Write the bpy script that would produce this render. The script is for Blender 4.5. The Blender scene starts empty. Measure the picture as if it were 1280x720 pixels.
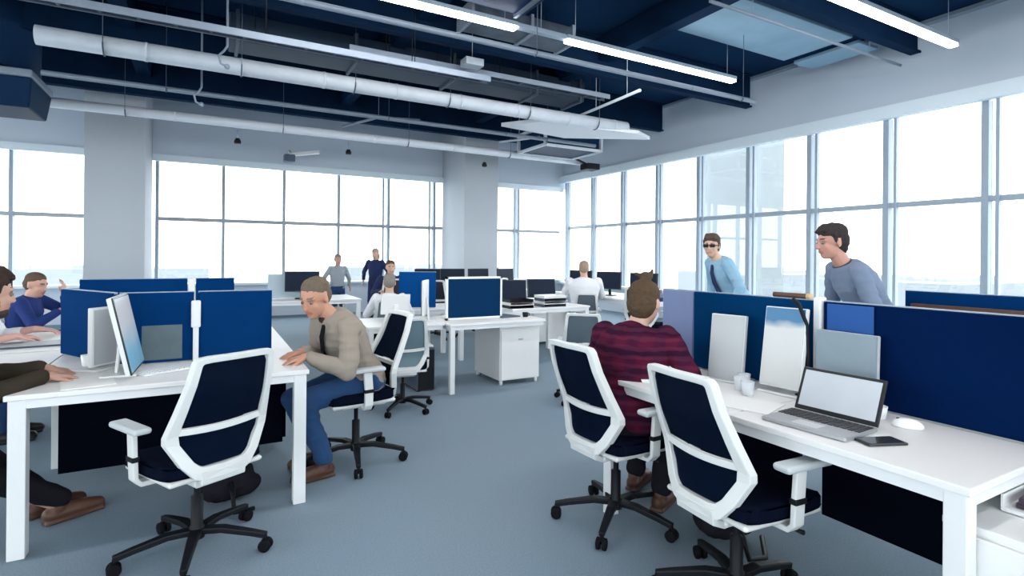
import bpy, bmesh, math, random
from mathutils import Vector as V, Matrix, noise, Euler
random.seed(7)
PI = math.pi
R = math.radians
scn = bpy.context.scene
COL = scn.collection

# ------------------------------------------------------------------ camera
cd = bpy.data.cameras.new('camera'); cam = bpy.data.objects.new('camera', cd); COL.objects.link(cam)
scn.camera = cam
cd.sensor_width = 36.0; cd.lens = 680.0 / 1280.0 * 36.0
cd.shift_y = -40.0 / 1280.0
cd.clip_start = 0.05; cd.clip_end = 900
YAW = R(29.1)
cam.matrix_world = Matrix.Translation((0, 0, 1.38)) @ Matrix.Rotation(-YAW, 4, 'Z') @ Matrix.Rotation(PI / 2, 4, 'X') @ Matrix.Rotation(R(0.5), 4, 'Z')
cam['kind'] = 'structure'

# ------------------------------------------------------------------ materials
MATS = {}
def mat(name, col, rough=0.5, metal=0.0, var=0.0, vscale=20.0, bump=0.0, bscale=200.0, emit=0.0, alpha=1.0, spec=0.5, col2=None, coat=0.0):
    if name in MATS: return MATS[name]
    m = bpy.data.materials.new(name); m.use_nodes = True
    nt = m.node_tree; n = nt.nodes; l = nt.links
    b = n['Principled BSDF']
    b.inputs['Roughness'].default_value = rough
    b.inputs['Metallic'].default_value = metal
    b.inputs['Specular IOR Level'].default_value = spec
    b.inputs['Coat Weight'].default_value = coat
    tc = n.new('ShaderNodeTexCoord')
    if var > 0 or col2:
        nz = n.new('ShaderNodeTexNoise'); nz.inputs['Scale'].default_value = vscale; nz.inputs['Detail'].default_value = 4
        l.new(tc.outputs['Object'], nz.inputs['Vector'])
        mx = n.new('ShaderNodeMix'); mx.data_type = 'RGBA'
        c2 = col2 if col2 else tuple(max(0, c * (1 - var)) for c in col)
        mx.inputs['A'].default_value = (*col, 1); mx.inputs['B'].default_value = (*c2, 1)
        l.new(nz.outputs['Fac'], mx.inputs['Factor']); l.new(mx.outputs['Result'], b.inputs['Base Color'])
    else:
        b.inputs['Base Color'].default_value = (*col, 1)
    if bump > 0:
        bn = n.new('ShaderNodeTexNoise'); bn.inputs['Scale'].default_value = bscale
        l.new(tc.outputs['Object'], bn.inputs['Vector'])
        bu = n.new('ShaderNodeBump'); bu.inputs['Strength'].default_value = bump; bu.inputs['Distance'].default_value = 0.01
        l.new(bn.outputs['Fac'], bu.inputs['Height']); l.new(bu.outputs['Normal'], b.inputs['Normal'])
    if emit > 0:
        b.inputs['Emission Color'].default_value = (*col, 1); b.inputs['Emission Strength'].default_value = emit
    if alpha < 1:
        b.inputs['Alpha'].default_value = alpha
    MATS[name] = m
    return m

wall_m = mat('wall_paint', (0.60, 0.66, 0.74), 0.9, var=0.05, vscale=1.5)
column_m = mat('column_paint', (0.46, 0.49, 0.53), 0.9, var=0.06, vscale=1.2)
trim_m = mat('pale_trim', (0.72, 0.80, 0.85), 0.6, var=0.03)
alu_m = mat('window_aluminium', (0.30, 0.36, 0.43), 0.5, 0.0, var=0.08)
slim_m = mat('slim_frame', (0.33, 0.35, 0.38), 0.5, 0.0, var=0.05)
ceil_m = mat('ceiling_navy', (0.006, 0.022, 0.060), 0.85, spec=0.02, col2=(0.012, 0.045, 0.10), vscale=1.3)
beam_m = mat('beam_navy', (0.008, 0.030, 0.075), 0.7, spec=0.02, col2=(0.005, 0.014, 0.035), vscale=2.0)
panel_m = mat('ceiling_panel', (0.26, 0.42, 0.54), 0.8, var=0.25, vscale=3)
white_m = mat('white_laminate', (0.79, 0.785, 0.78), 0.45, var=0.02)
cream_m = mat('desk_edge', (0.74, 0.75, 0.77), 0.5, var=0.03)
leg_m = mat('white_powder_coat', (0.74, 0.75, 0.76), 0.45)
shell_m = mat('chair_white_plastic', (0.68, 0.69, 0.68), 0.4)
shellg_m = mat('chair_grey_plastic', (0.50, 0.54, 0.56), 0.5)
black_m = mat('black_plastic', (0.006, 0.007, 0.010), 0.5, spec=0.2)
rubber_m = mat('rubber', (0.005, 0.005, 0.007), 0.7, spec=0.1)
navyfab_m = mat('navy_seat_fabric', (0.003, 0.005, 0.014), 0.9, spec=0.02, bump=0.3, bscale=400)
screen_m = mat('navy_felt', (0.002, 0.040, 0.15), 0.9, spec=0.02, col2=(0.001, 0.022, 0.10), vscale=2.2, bump=0.15, bscale=500)
darkfelt_m = mat('dark_navy_felt', (0.001, 0.007, 0.040), 0.9, spec=0.02, col2=(0.001, 0.012, 0.060), vscale=1.5)
midfelt_m = mat('mid_blue_felt', (0.001, 0.022, 0.085), 0.9, spec=0.02, col2=(0.001, 0.045, 0.14), vscale=2.0)
under_m = mat('black_modesty_shade', (0.002, 0.003, 0.008), 0.8, spec=0.02)  # near-black so the panels carry the darkness under the desks
lilac_m = mat('lilac_felt', (0.17, 0.23, 0.42), 0.9, col2=(0.20, 0.24, 0.40), vscale=3)
mesh_m = mat('mesh_navy', (0.0015, 0.004, 0.014), 0.8, spec=0.02, alpha=0.95, col2=(0.003, 0.008, 0.022), vscale=5)
meshg_m = mat('mesh_grey', (0.10, 0.13, 0.16), 0.6, alpha=0.93)
duct_m = mat('duct_foil', (0.72, 0.76, 0.82), 0.45, 0.0, var=0.22, vscale=6, bump=0.3, bscale=25)
pipe_m = mat('pipe_grey', (0.27, 0.32, 0.39), 0.5, 0.2, var=0.15, vscale=9)
tray_m = mat('cable_tray', (0.10, 0.13, 0.18), 0.55, 0.3, var=0.3, vscale=12)
steel_m = mat('galvanised_steel', (0.55, 0.60, 0.66), 0.4, 0.5, var=0.3, vscale=8)
darkduct_m = mat('dark_duct', (0.012, 0.040, 0.10), 0.35, 0.0, spec=0.02, var=0.4, vscale=3)
lamp_m = mat('lamp_diffuser', (1.0, 1.0, 1.0), 0.5, emit=16.0)
lampbody_m = mat('lamp_body', (0.35, 0.42, 0.50), 0.5, 0.2)
display_m = mat('light_display', (0.46, 0.48, 0.49), 0.4, col2=(0.38, 0.40, 0.42), vscale=3)
displayg_m = mat('grey_display', (0.25, 0.31, 0.35), 0.3, col2=(0.16, 0.22, 0.27), vscale=4)
monback_m = mat('monitor_back_white', (0.70, 0.71, 0.71), 0.4)
monsilver_m = mat('monitor_back_silver', (0.58, 0.59, 0.60), 0.4, 0.1)
bezel_m = mat('black_bezel', (0.010, 0.011, 0.014), 0.35)
alum_m = mat('laptop_aluminium', (0.42, 0.43, 0.45), 0.4, 0.5)
key_m = mat('keyboard_keys', (0.02, 0.02, 0.025), 0.5)
paper_m = mat('paper', (0.85, 0.85, 0.84), 0.8, var=0.04, vscale=30)
cup_m = mat('white_ceramic', (0.88, 0.89, 0.90), 0.25)
wood_m = mat('dark_wood', (0.12, 0.05, 0.025), 0.5, var=0.5, vscale=15)
purple_m = mat('purple_cover', (0.045, 0.020, 0.045), 0.6, var=0.3)

def carpet():
    m = bpy.data.materials.new('carpet'); m.use_nodes = True
    n = m.node_tree.nodes; l = m.node_tree.links; b = n['Principled BSDF']
    b.inputs['Roughness'].default_value = 0.85; b.inputs['Specular IOR Level'].default_value = 0.25
    tc = n.new('ShaderNodeTexCoord')
    n1 = n.new('ShaderNodeTexNoise'); n1.inputs['Scale'].default_value = 0.9; n1.inputs['Detail'].default_value = 2
    n2 = n.new('ShaderNodeTexNoise'); n2.inputs['Scale'].default_value = 160; n2.inputs['Detail'].default_value = 3
    l.new(tc.outputs['Object'], n1.inputs['Vector']); l.new(tc.outputs['Object'], n2.inputs['Vector'])
    a = n.new('ShaderNodeMix'); a.data_type = 'RGBA'
    a.inputs['A'].default_value = (0.20, 0.285, 0.37, 1); a.inputs['B'].default_value = (0.235, 0.295, 0.34, 1)
    l.new(n1.outputs['Fac'], a.inputs['Factor'])
    d = n.new('ShaderNodeMix'); d.data_type = 'RGBA'; d.blend_type = 'MULTIPLY'; d.inputs['Factor'].default_value = 0.5
    r = n.new('ShaderNodeMapRange'); r.inputs['From Min'].default_value = 0.3; r.inputs['From Max'].default_value = 0.7; r.inputs['To Min'].default_value = 0.6; r.inputs['To Max'].default_value = 1.2
    l.new(n2.outputs['Fac'], r.inputs['Value'])
    l.new(a.outputs['Result'], d.inputs['A']); l.new(r.outputs['Result'], d.inputs['B'])
    l.new(d.outputs['Result'], b.inputs['Base Color'])
    bu = n.new('ShaderNodeBump'); bu.inputs['Strength'].default_value = 0.4; bu.inputs['Distance'].default_value = 0.004
    l.new(n2.outputs['Fac'], bu.inputs['Height']); l.new(bu.outputs['Normal'], b.inputs['Normal'])
    return m
carpet_m = carpet()

def glass():
    m = bpy.data.materials.new('window_glass'); m.use_nodes = True
    nt = m.node_tree; n = nt.nodes; l = nt.links; n.clear()
    o = n.new('ShaderNodeOutputMaterial'); t = n.new('ShaderNodeBsdfTransparent'); g = n.new('ShaderNodeBsdfGlossy')
    t.inputs['Color'].default_value = (0.95, 0.98, 0.985, 1); g.inputs['Roughness'].default_value = 0.02
    mx = n.new('ShaderNodeMixShader'); mx.inputs['Fac'].default_value = 0.05
    l.new(t.outputs[0], mx.inputs[1]); l.new(g.outputs[0], mx.inputs[2]); l.new(mx.outputs[0], o.inputs['Surface'])
    return m
glass_m = glass()

def cup_glass():
    m = bpy.data.materials.new('clear_cup'); m.use_nodes = True
    nt = m.node_tree; n = nt.nodes; l = nt.links; n.clear()
    o = n.new('ShaderNodeOutputMaterial'); t = n.new('ShaderNodeBsdfTransparent'); g = n.new('ShaderNodeBsdfPrincipled')
    g.inputs['Base Color'].default_value = (0.8, 0.84, 0.88, 1); g.inputs['Roughness'].default_value = 0.15
    mx = n.new('ShaderNodeMixShader'); mx.inputs['Fac'].default_value = 0.45
    l.new(t.outputs[0], mx.inputs[1]); l.new(g.outputs[0], mx.inputs[2]); l.new(mx.outputs[0], o.inputs['Surface'])
    return m
cupglass_m = cup_glass()

def plaid():
    m = bpy.data.materials.new('plaid_burgundy'); m.use_nodes = True
    n = m.node_tree.nodes; l = m.node_tree.links; b = n['Principled BSDF']; b.inputs['Roughness'].default_value = 0.9; b.inputs['Specular IOR Level'].default_value = 0.05
    tc = n.new('ShaderNodeTexCoord'); prev = None
    base = (0.080, 0.009, 0.030, 1)
    cur = None
    for i, (ax, sc, ph, c, f) in enumerate((('Z', 9, 0.3, (0.022, 0.006, 0.020, 1), 0.85), ('X', 8, 0.5, (0.03, 0.008, 0.03, 1), 0.55), ('Z', 21, 2.0, (0.18, 0.04, 0.07, 1), 0.2))):
        w = n.new('ShaderNodeTexWave'); w.bands_direction = ax; w.inputs['Scale'].default_value = sc / 3; w.inputs['Distortion'].default_value = 2.2
        w.inputs['Detail Scale'].default_value = 2.0; w.inputs['Phase Offset'].default_value = ph
        l.new(tc.outputs['Object'], w.inputs['Vector'])
        r = n.new('ShaderNodeMapRange'); r.inputs['From Min'].default_value = 0.45; r.inputs['From Max'].default_value = 0.75; r.inputs['To Max'].default_value = f
        l.new(w.outputs['Fac'], r.inputs['Value'])
        mx = n.new('ShaderNodeMix'); mx.data_type = 'RGBA'
        if cur is None: mx.inputs['A'].default_value = base
        else: l.new(cur, mx.inputs['A'])
        mx.inputs['B'].default_value = c
        l.new(r.outputs['Result'], mx.inputs['Factor']); cur = mx.outputs['Result']
    l.new(cur, b.inputs['Base Color'])
    return m
plaid_m = plaid()

def fade_display(name, c1, c2, z0, z1):
    """a lit display whose picture or painted reflection goes from one colour to another"""
    m = bpy.data.materials.new(name); m.use_nodes = True
    n = m.node_tree.nodes; l = m.node_tree.links; b = n['Principled BSDF']; b.inputs['Roughness'].default_value = 0.3
    tc = n.new('ShaderNodeTexCoord'); sp = n.new('ShaderNodeSeparateXYZ'); l.new(tc.outputs['Object'], sp.inputs[0])
    r = n.new('ShaderNodeMapRange'); r.inputs['From Min'].default_value = z0; r.inputs['From Max'].default_value = z1
    nz = n.new('ShaderNodeTexNoise'); nz.inputs['Scale'].default_value = 6; l.new(tc.outputs['Object'], nz.inputs['Vector'])
    ad = n.new('ShaderNodeMath'); ad.operation = 'MULTIPLY_ADD'; ad.inputs[1].default_value = 0.12; l.new(nz.outputs['Fac'], ad.inputs[0]); l.new(sp.outputs['Z'], ad.inputs[2])
    l.new(ad.outputs[0], r.inputs['Value'])
    mx = n.new('ShaderNodeMix'); mx.data_type = 'RGBA'; mx.inputs['A'].default_value = (*c1, 1); mx.inputs['B'].default_value = (*c2, 1)
    l.new(r.outputs['Result'], mx.inputs['Factor']); l.new(mx.outputs['Result'], b.inputs['Base Color'])
    l.new(mx.outputs['Result'], b.inputs['Emission Color']); b.inputs['Emission Strength'].default_value = 0.03
    return m
bluepic_m = fade_display('blue_picture_display', (0.20, 0.46, 0.66), (0.62, 0.63, 0.65), -0.02, 0.10)
tealrefl_m = fade_display('teal_reflection_display', (0.50, 0.51, 0.51), (0.01, 0.13, 0.28), 0.15, 0.19)  # teal top is a reflection painted into the display colour

# ------------------------------------------------------------------ mesh helpers
def frame_to(p1, p2):
    d = V(p2) - V(p1)
    return d.to_track_quat('Z', 'Y').to_matrix().to_4x4()

def box(bm, c, s, rot=None, bev=0.0, seg=2):
    t = bmesh.new()
    bmesh.ops.create_cube(t, size=1.0)
    bmesh.ops.scale(t, vec=s, verts=t.verts)
    if bev > 0:
        bmesh.ops.bevel(t, geom=list(t.edges), offset=min(bev, min(s) * 0.49), segments=seg, affect='EDGES', profile=0.5)
    M = Matrix.Translation(c) @ (rot if rot is not None else Matrix.Identity(4))
    merge(bm, t, M)

def merge(bm, t, M=None):
    vm = {}
    for v in t.verts:
        vm[v] = bm.verts.new((M @ v.co) if M is not None else v.co)
    for f in t.faces:
        try:
            nf = bm.faces.new([vm[v] for v in f.verts]); nf.material_index = f.material_index; nf.smooth = f.smooth
        except ValueError: pass
    t.free()

def bar(bm, p1, p2, w, h, bev=0.0):
    p1, p2 = V(p1), V(p2)
    d = p2 - p1; L = d.length; d.normalize()
    up = V((0, 0, 1)) if abs(d.z) < 0.9 else V((0, 1, 0))
    x = d.cross(up).normalized(); z = x.cross(d).normalized()
    M = Matrix((x, d, z)).transposed().to_4x4()
    box(bm, (p1 + p2) / 2, (w, L, h), M, bev)

def tube(bm, pts, r, n=12, caps=True):
    pts = [V(p) for p in pts]
    rr = r if isinstance(r, (list, tuple)) else [r] * len(pts)
    rings = []; prev = None
    for i, p in enumerate(pts):
        if i == 0: d = pts[1] - pts[0]
        elif i == len(pts) - 1: d = pts[-1] - pts[-2]
        else: d = (pts[i + 1] - p).normalized() + (p - pts[i - 1]).normalized()
        d.normalize()
        if prev is None:
            up = V((0, 0, 1)) if abs(d.z) < 0.9 else V((1, 0, 0))
            x = d.cross(up).normalized()
        else:
            x = (prev - d * prev.dot(d)).normalized()
        prev = x; y = d.cross(x)
        rings.append([bm.verts.new(p + (x * math.cos(2 * PI * k / n) + y * math.sin(2 * PI * k / n)) * rr[i]) for k in range(n)])
    for a, b in zip(rings, rings[1:]):
        for k in range(n):
            f = bm.faces.new((a[k], a[(k + 1) % n], b[(k + 1) % n], b[k])); f.smooth = True
    if caps:
        bm.faces.new(rings[0][::-1]); bm.faces.new(rings[-1])

def lathe(bm, c, prof, n=20, ax=None):
    """profile of (radius, height) about the vertical through c"""
    rings = []
    M = ax if ax is not None else Matrix.Identity(4)
    for r, z in prof:
        rings.append([bm.verts.new(V(c) + (M @ V((r * math.cos(2 * PI * k / n), r * math.sin(2 * PI * k / n), z)))) for k in range(n)])
    for a, b in zip(rings, rings[1:]):
        for k in range(n):
            f = bm.faces.new((a[k], a[(k + 1) % n], b[(k + 1) % n], b[k])); f.smooth = True
    if prof[0][0] > 1e-4: bm.faces.new(rings[0][::-1])
    if prof[-1][0] > 1e-4: bm.faces.new(rings[-1])

def ball(bm, c, rad, rot=None, sub=2):
    t = bmesh.new(); bmesh.ops.create_icosphere(t, subdivisions=sub, radius=1.0)
    for f in t.faces: f.smooth = True
    if not isinstance(rad, (tuple, list)): rad = (rad,) * 3
    merge(bm, t, Matrix.Translation(c) @ (rot if rot is not None else Matrix.Identity(4)) @ Matrix.Diagonal((*rad, 1)))

def cap(bm, p1, r1, p2, r2, n=14):
    """tapered capsule"""
    p1, p2 = V(p1), V(p2); d = (p2 - p1); L = d.length
    M = d.to_track_quat('Z', 'Y').to_matrix().to_4x4() if L > 1e-6 else Matrix.Identity(4)
    pr = []
    for k in range(0, 5): a = -PI / 2 + PI / 2 * k / 4; pr.append((max(r1 * math.cos(a), 1e-5), r1 * math.sin(a)))
    for k in range(0, 5): a = PI / 2 * k / 4; pr.append((max(r2 * math.cos(a), 1e-5), L + r2 * math.sin(a)))
    lathe(bm, p1, pr, n, M)

def strip(bm, pts, widths, acr, thick):
    """solid bar along pts: width along vector acr, thickness across"""
    pts = [V(p) for p in pts]; acr = V(acr).normalized(); rings = []
    for i, p in enumerate(pts):
        d = (pts[min(i + 1, len(pts) - 1)] - pts[max(i - 1, 0)]).normalized()
        nrm = d.cross(acr).normalized(); w = widths[i] if isinstance(widths, (list, tuple)) else widths
        rings.append([bm.verts.new(p + acr * (sx * w / 2) + nrm * (sy * thick / 2)) for sx, sy in ((-1, -1), (1, -1), (1, 1), (-1, 1))])
    for a, b in zip(rings, rings[1:]):
        for k in range(4): bm.faces.new((a[k], a[(k + 1) % 4], b[(k + 1) % 4], b[k]))
    bm.faces.new(rings[0][::-1]); bm.faces.new(rings[-1])

def poly_solid(bm, pts2, zmap, thick_vec):
    """closed polygon: pts -> 3D by zmap, thickened by thick_vec"""
    a = [bm.verts.new(zmap(p)) for p in pts2]; b = [bm.verts.new(zmap(p) + V(thick_vec)) for p in pts2]
    bm.faces.new(a[::-1]); bm.faces.new(b); n = len(a)
    for k in range(n): bm.faces.new((a[k], a[(k + 1) % n], b[(k + 1) % n], b[k]))

def link(name, bm, m, parent=None, smooth=False, bevel=0.0):
    me = bpy.data.meshes.new(name)
    bmesh.ops.recalc_face_normals(bm, faces=bm.faces)
    bm.to_mesh(me); bm.free()
    for mm in (m if isinstance(m, (list, tuple)) else [m]): me.materials.append(mm)
    if smooth:
        for p in me.polygons: p.use_smooth = True
    o = bpy.data.objects.new(name, me); COL.objects.link(o)
    if parent: o.parent = parent
    if bevel > 0:
        md = o.modifiers.new('bevel', 'BEVEL'); md.width = bevel; md.segments = 2; md.limit_method = 'ANGLE'
    return o

def thing(name, label, cat, loc=(0, 0, 0), rz=0.0, group=None):
    o = bpy.data.objects.new(name, None); COL.objects.link(o)
    o.location = loc; o.rotation_euler = (0, 0, rz); o['label'] = label; o['category'] = cat
    if group: o['group'] = group
    return o
def tag(o, label, cat, group=None, kind=None):
    o['label'] = label; o['category'] = cat
    if group: o['group'] = group
    if kind: o['kind'] = kind
    return o
def struct(o):
    o['kind'] = 'structure'; return o
def part(name, parent, m, fn, **k):
    bm = bmesh.new(); fn(bm); return link(name, bm, m, parent, **k)
def dup(root, label, loc=None, rz=None, group=None):
    r = root.copy(); COL.objects.link(r)
    r['label'] = label
    if loc is not None: r.location = loc
    if rz is not None: r.rotation_euler = (0, 0, rz)
    if group: r['group'] = group
    elif 'group' in r: del r['group']
    for ch in list(root.children):
        c = ch.copy(); COL.objects.link(c); c.parent = r
        for g in list(ch.children):
            d = g.copy(); COL.objects.link(d); d.parent = c
    return r

# ------------------------------------------------------------------ the room
XL, XR, YF, YB, ZC = -7.0, 9.0, -5.0, 13.2, 4.8
def sbox(name, c, s, m, parent=None, bev=0):
    bm = bmesh.new(); box(bm, c, s, None, bev); o = link(name, bm, m, parent)
    if parent is None: struct(o)
    return o
sbox('floor', ((XL + XR) / 2, (YF + YB) / 2, -0.05), (XR - XL + 1.2, YB - YF + 1.2, 0.1), carpet_m)
sbox('ceiling', ((XL + XR) / 2, (YF + YB) / 2, ZC + 0.1), (XR - XL + 1.2, YB - YF + 1.2, 0.2), ceil_m)
def wall(name, boxes, m=wall_m):
    bm = bmesh.new()
    for c, s in boxes: box(bm, c, s)
    return struct(link(name, bm, m))
wall('wall_back', [(((XL + XR) / 2, YB + 0.2, 4.09), (XR - XL + 0.8, 0.4, 1.42)), (((XL + XR) / 2, YB + 0.2, 0.35), (XR - XL + 0.8, 0.4, 0.7))])
wall('wall_right', [((XR + 0.2, (YF + YB) / 2 - 0.0, 4.24), (0.4, YB - YF, 1.12)), ((XR + 0.2, (YF + YB) / 2, 0.3), (0.4, YB - YF, 0.6))])
wall('wall_left', [((XL - 0.2, (YF + YB) / 2, 4.3), (0.4, YB - YF, 1.0)), ((XL - 0.2, (YF + YB) / 2, 0.3), (0.4, YB - YF, 0.6))])
wall('wall_front', [(((XL + XR) / 2, YF - 0.2, 4.3), (XR - XL + 0.8, 0.4, 1.0)), (((XL + XR) / 2, YF - 0.2, 0.3), (XR - XL + 0.8, 0.4, 0.6))])
tn = [0]
def trim(c, s, m=trim_m):
    tn[0] += 1; return sbox('trim_%d' % tn[0], c, s, m)
# header bands over the glass
trim(((XL + XR) / 2, YB - 0.02, 3.32), (XR - XL, 0.12, 0.13))
trim((XR - 0.03, (YF + YB) / 2, 3.60), (0.14, YB - YF, 0.19))
trim((XR - 0.06, (YF + YB) / 2, 4.765), (0.12, YB - YF, 0.05), alu_m)
trim((XR - 0.05, (YF + YB) / 2, 0.63), (0.35, YB - YF, 0.05))
trim(((XL + XR) / 2, YB - 0.05, 0.73), (XR - XL, 0.35, 0.05))
# columns
sbox('wall_column_left', (-1.46, 12.5, 2.4), (0.88, 1.4, 4.8), column_m)
sbox('wall_column_middle', (5.715, 12.5, 2.4), (0.89, 1.4, 4.8), column_m)
wc = [0]
def window(axis, pos, a, b, z0, z1, zt, heavy=0.07, slim=True, first=True):
    """one bay of glazing between a and b along the wall"""
    wc[0] += 1
    t = bpy.data.objects.new('window_%d' % wc[0], None); COL.objects.link(t); struct(t)
    def P(u, v, z): return (u, v, z) if axis == 'x' else (v, u, z)
    def S(du, dv, dz): return (du, dv, dz) if axis == 'x' else (dv, du, dz)
    sg = 1 if pos > 0 else -1
    def fr(bm):
        box(bm, P(a, pos + sg * 0.10, (z0 + z1) / 2), S(heavy, 0.14, z1 - z0))
        if slim: box(bm, P(a - 0.14, pos + sg * 0.05, (z0 + z1) / 2), S(0.04, 0.08, z1 - z0))
    part('mullion', t, alu_m, fr)
    part('transom', t, slim_m if axis == 'x' else alu_m, lambda bm: box(bm, P((a + b) / 2, pos + sg * 0.09, zt), S(abs(b - a) - heavy, 0.10, 0.075)))
    for lo, hi in ((z0, zt - 0.03), (zt + 0.03, z1)):
        part('pane', t, glass_m, lambda bm: box(bm, P((a + b) / 2, pos + sg * 0.13, (lo + hi) / 2), S(abs(b - a) - heavy, 0.012, hi - lo)))
xs = [-7.0, -5.7, -4.45, -3.2, -1.9, 0.26 - 1.2, 0.26, 1.47, 2.67, 3.87, 5.07, 6.4, 7.57, 9.0]
for a, b in zip(xs, xs[1:]):
    if abs(a + 1.9) < 0.01: continue
    window('x', YB, a, b, 0.7, 3.27, 2.085, 0.06, slim=a in (3.87, 5.07, 7.57))
ys = [13.04 - 1.22 * k for k in range(15)]
for a, b in zip(ys, ys[1:]): window('y', XR, a, b, 0.6, 3.52, 2.20, 0.08)
for k in range(9): window('y', XL, 13.2 - 2 * k - 0.05, 11.2 - 2 * k, 0.6, 3.8, 2.2, 0.08, False)
for k in range(8): window('x', YF, XL + 2 * k, XL + 2 * k + 2, 0.6, 3.8, 2.2, 0.08, False)

# ------------------------------------------------------------------ ceiling services
# beams running across the room
for y, z, h in ((2.1, 4.55, 0.5), (4.0, 4.56, 0.46), (6.75, 4.5, 0.6), (9.0, 4.5, 0.6), (11.3, 4.45, 0.7)):
    def f(bm, y=y, z=z, h=h):
        box(bm, (1.0, y, z), (15.6, 0.05, h)); box(bm, (1.0, y, z - h / 2), (15.6, 0.14, 0.03)); box(bm, (1.0, y, z + h / 2 - 0.02), (15.6, 0.14, 0.03))
    o = part('ceiling_beam', None, beam_m, f)
    tag(o, {2.1: 'dark steel ceiling beam nearest, at the top edge over the right hand desk', 4.0: 'dark steel ceiling beam just behind the nearest right strip lamp', 6.75: 'dark steel ceiling beam in front of the thick foil duct', 9.0: 'dark steel ceiling beam between the thick and the slim foil duct', 11.3: 'dark steel ceiling beam farthest, close to the back window wall'}[y], 'beam')
for x, lab in ((-1.0, 'dark cross joist in the ceiling on the left'), (2.4, 'dark cross joist in the middle of the ceiling'), (5.35, 'dark cross joist ending near the pale ceiling panel')):
    o = part('ceiling_joist', None, beam_m, lambda bm: box(bm, (x, 4.0, 4.6), (0.2, 17.5, 0.36)))
    tag(o, lab, 'joist')
# pale panels at the right
def fp(bm): box(bm, (6.6, 4.87, 4.5), (2.5, 1.05, 0.05), None, 0.01), box(bm, (6.6, 4.87, 4.65), (0.05, 0.9, 0.3))
tag(part('ceiling_panel', None, panel_m, fp), 'pale blue rectangular ceiling panel between the two bright strip lamps', 'ceiling panel')
tag(part('ceiling_panel', None, panel_m, lambda bm: box(bm, (8.35, 4.9, 4.5), (0.5, 1.0, 0.05), None, 0.01)), 'narrow pale ceiling strip panel against the right wall', 'ceiling panel')
def hanger(bm, x, y, z0, z1, r=0.004):
    r = min(r, 0.004); tube(bm, [(x, y, z0), (x, y, z1)], r, 6)

def round_duct(name, label, y, z, x0, x1, r, step, m, hooks=True, flat=1.0):
    t = thing(name, label, 'duct', (x0, y, z))
    L = x1 - x0
    def f(bm):
        t2 = bmesh.new(); tube(t2, [(0, 0, 0), (L, 0, 0)], r, 28); merge(bm, t2, Matrix.Diagonal((1, 1, flat, 1)))
        k = step
        while k < L:
            t2 = bmesh.new(); tube(t2, [(k - 0.015, 0, 0), (k + 0.015, 0, 0)], r * 1.05, 28); merge(bm, t2, Matrix.Diagonal((1, 1, flat, 1))); k += step
    part('duct_run', t, m, f)
    k = step * 0.6; 
    while hooks and k < L:
        def h(bm, k=k):
            tube(bm, [(k, -r * 1.12, 0.0), (k, -r * 1.12, ZC - z)], 0.004, 6)
            tube(bm, [(k, r * 1.12 * math.cos(a), -r * 1.1 * flat * math.sin(a)) for a in [PI * i / 8 for i in range(9)]], 0.008, 6)
        part('hanger', t, tray_m, h); k += step * 1.4
    return t
round_duct('foil_duct', 'thick silver foil wrapped duct crossing the whole ceiling, the widest of the ducts', 7.3, 3.62, -1.58, 6.3, 0.100, 0.95, duct_m)
round_duct('foil_duct', 'slim white duct low under the ceiling, nearest to the back windows', 10.2, 3.56, -2.1, 7.45, 0.075, 1.6, mat('white_duct', (0.85, 0.87, 0.92), 0.45, var=0.1, vscale=5))
round_duct('pipe', 'thin grey pipe between the thick foil duct and the slim white duct', 8.8, 3.62, -1.85, 6.8, 0.035, 2.2, pipe_m)
round_duct('pipe', 'long thin white pipe just below the bright strip lamps, reaching the right wall', 5.08, 3.60, -1.7, 6.75, 0.030, 2.4, pipe_m)
# cable ladder rails
def ladder(name, label, y, z, x0, x1, w=0.22):
    t = thing(name, label, 'cable tray', (x0, y, z)); L = x1 - x0
    for s in (-1, 1): part('side_rail', t, pipe_m if s < 0 else tray_m, lambda bm: box(bm, (L / 2, s * w / 2, 0), (L, 0.02, 0.07)))
    r0 = part('rung', t, tray_m, lambda bm: box(bm, (0, 0, -0.02), (0.03, w, 0.015))); r0.location.x = 0.1
    k = 0.4
    while k < L:
        r1 = r0.copy(); COL.objects.link(r1); r1.location.x = k; k += 0.3
    def h(bm):
        k = 0.5
        while k < L:
            for s in (-1, 1): hanger(bm, k, s * w / 2, 0, ZC - z, 0.006)
            k += 1.6
    part('hanger_rods', t, black_m, h)
ladder('cable_tray', 'grey double rail cable tray at the upper left of the ceiling', 6.22, 3.62, -1.6, 3.1, 0.10)
ladder('cable_tray', 'grey cable tray high in the middle of the ceiling, behind the thin white pipe', 6.95, 3.95, 1.5, 5.6, 0.14)
# crossing pipes and brackets near the right end
tag(part('conduit', None, duct_m, lambda bm: (tube(bm, [(5.5, 8.4, 3.76), (5.42, 7.0, 3.76), (5.35, 5.9, 3.76)], 0.022, 10), hanger(bm, 5.42, 7.0, 3.76, 4.8), hanger(bm, 5.37, 6.2, 3.76, 4.8))), 'short white conduit crossing at the end of the thick foil duct', 'conduit')
tag(part('conduit', None, duct_m, lambda bm: (tube(bm, [(5.6, 9.0, 3.70), (5.2, 9.9, 3.72)], 0.022, 10), hanger(bm, 5.4, 9.45, 3.7, 4.8))), 'short white conduit leaning against the slim white duct', 'conduit')
tag(part('conduit', None, pipe_m, lambda bm: (tube(bm, [(2.0, 9.7, 3.6), (2.5, 9.2, 3.72), (3.2, 9.1, 3.74)], 0.022, 10), hanger(bm, 2.5, 9.2, 3.72, 4.8))), 'bent grey conduit in the middle between the two foil ducts', 'conduit')
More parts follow.
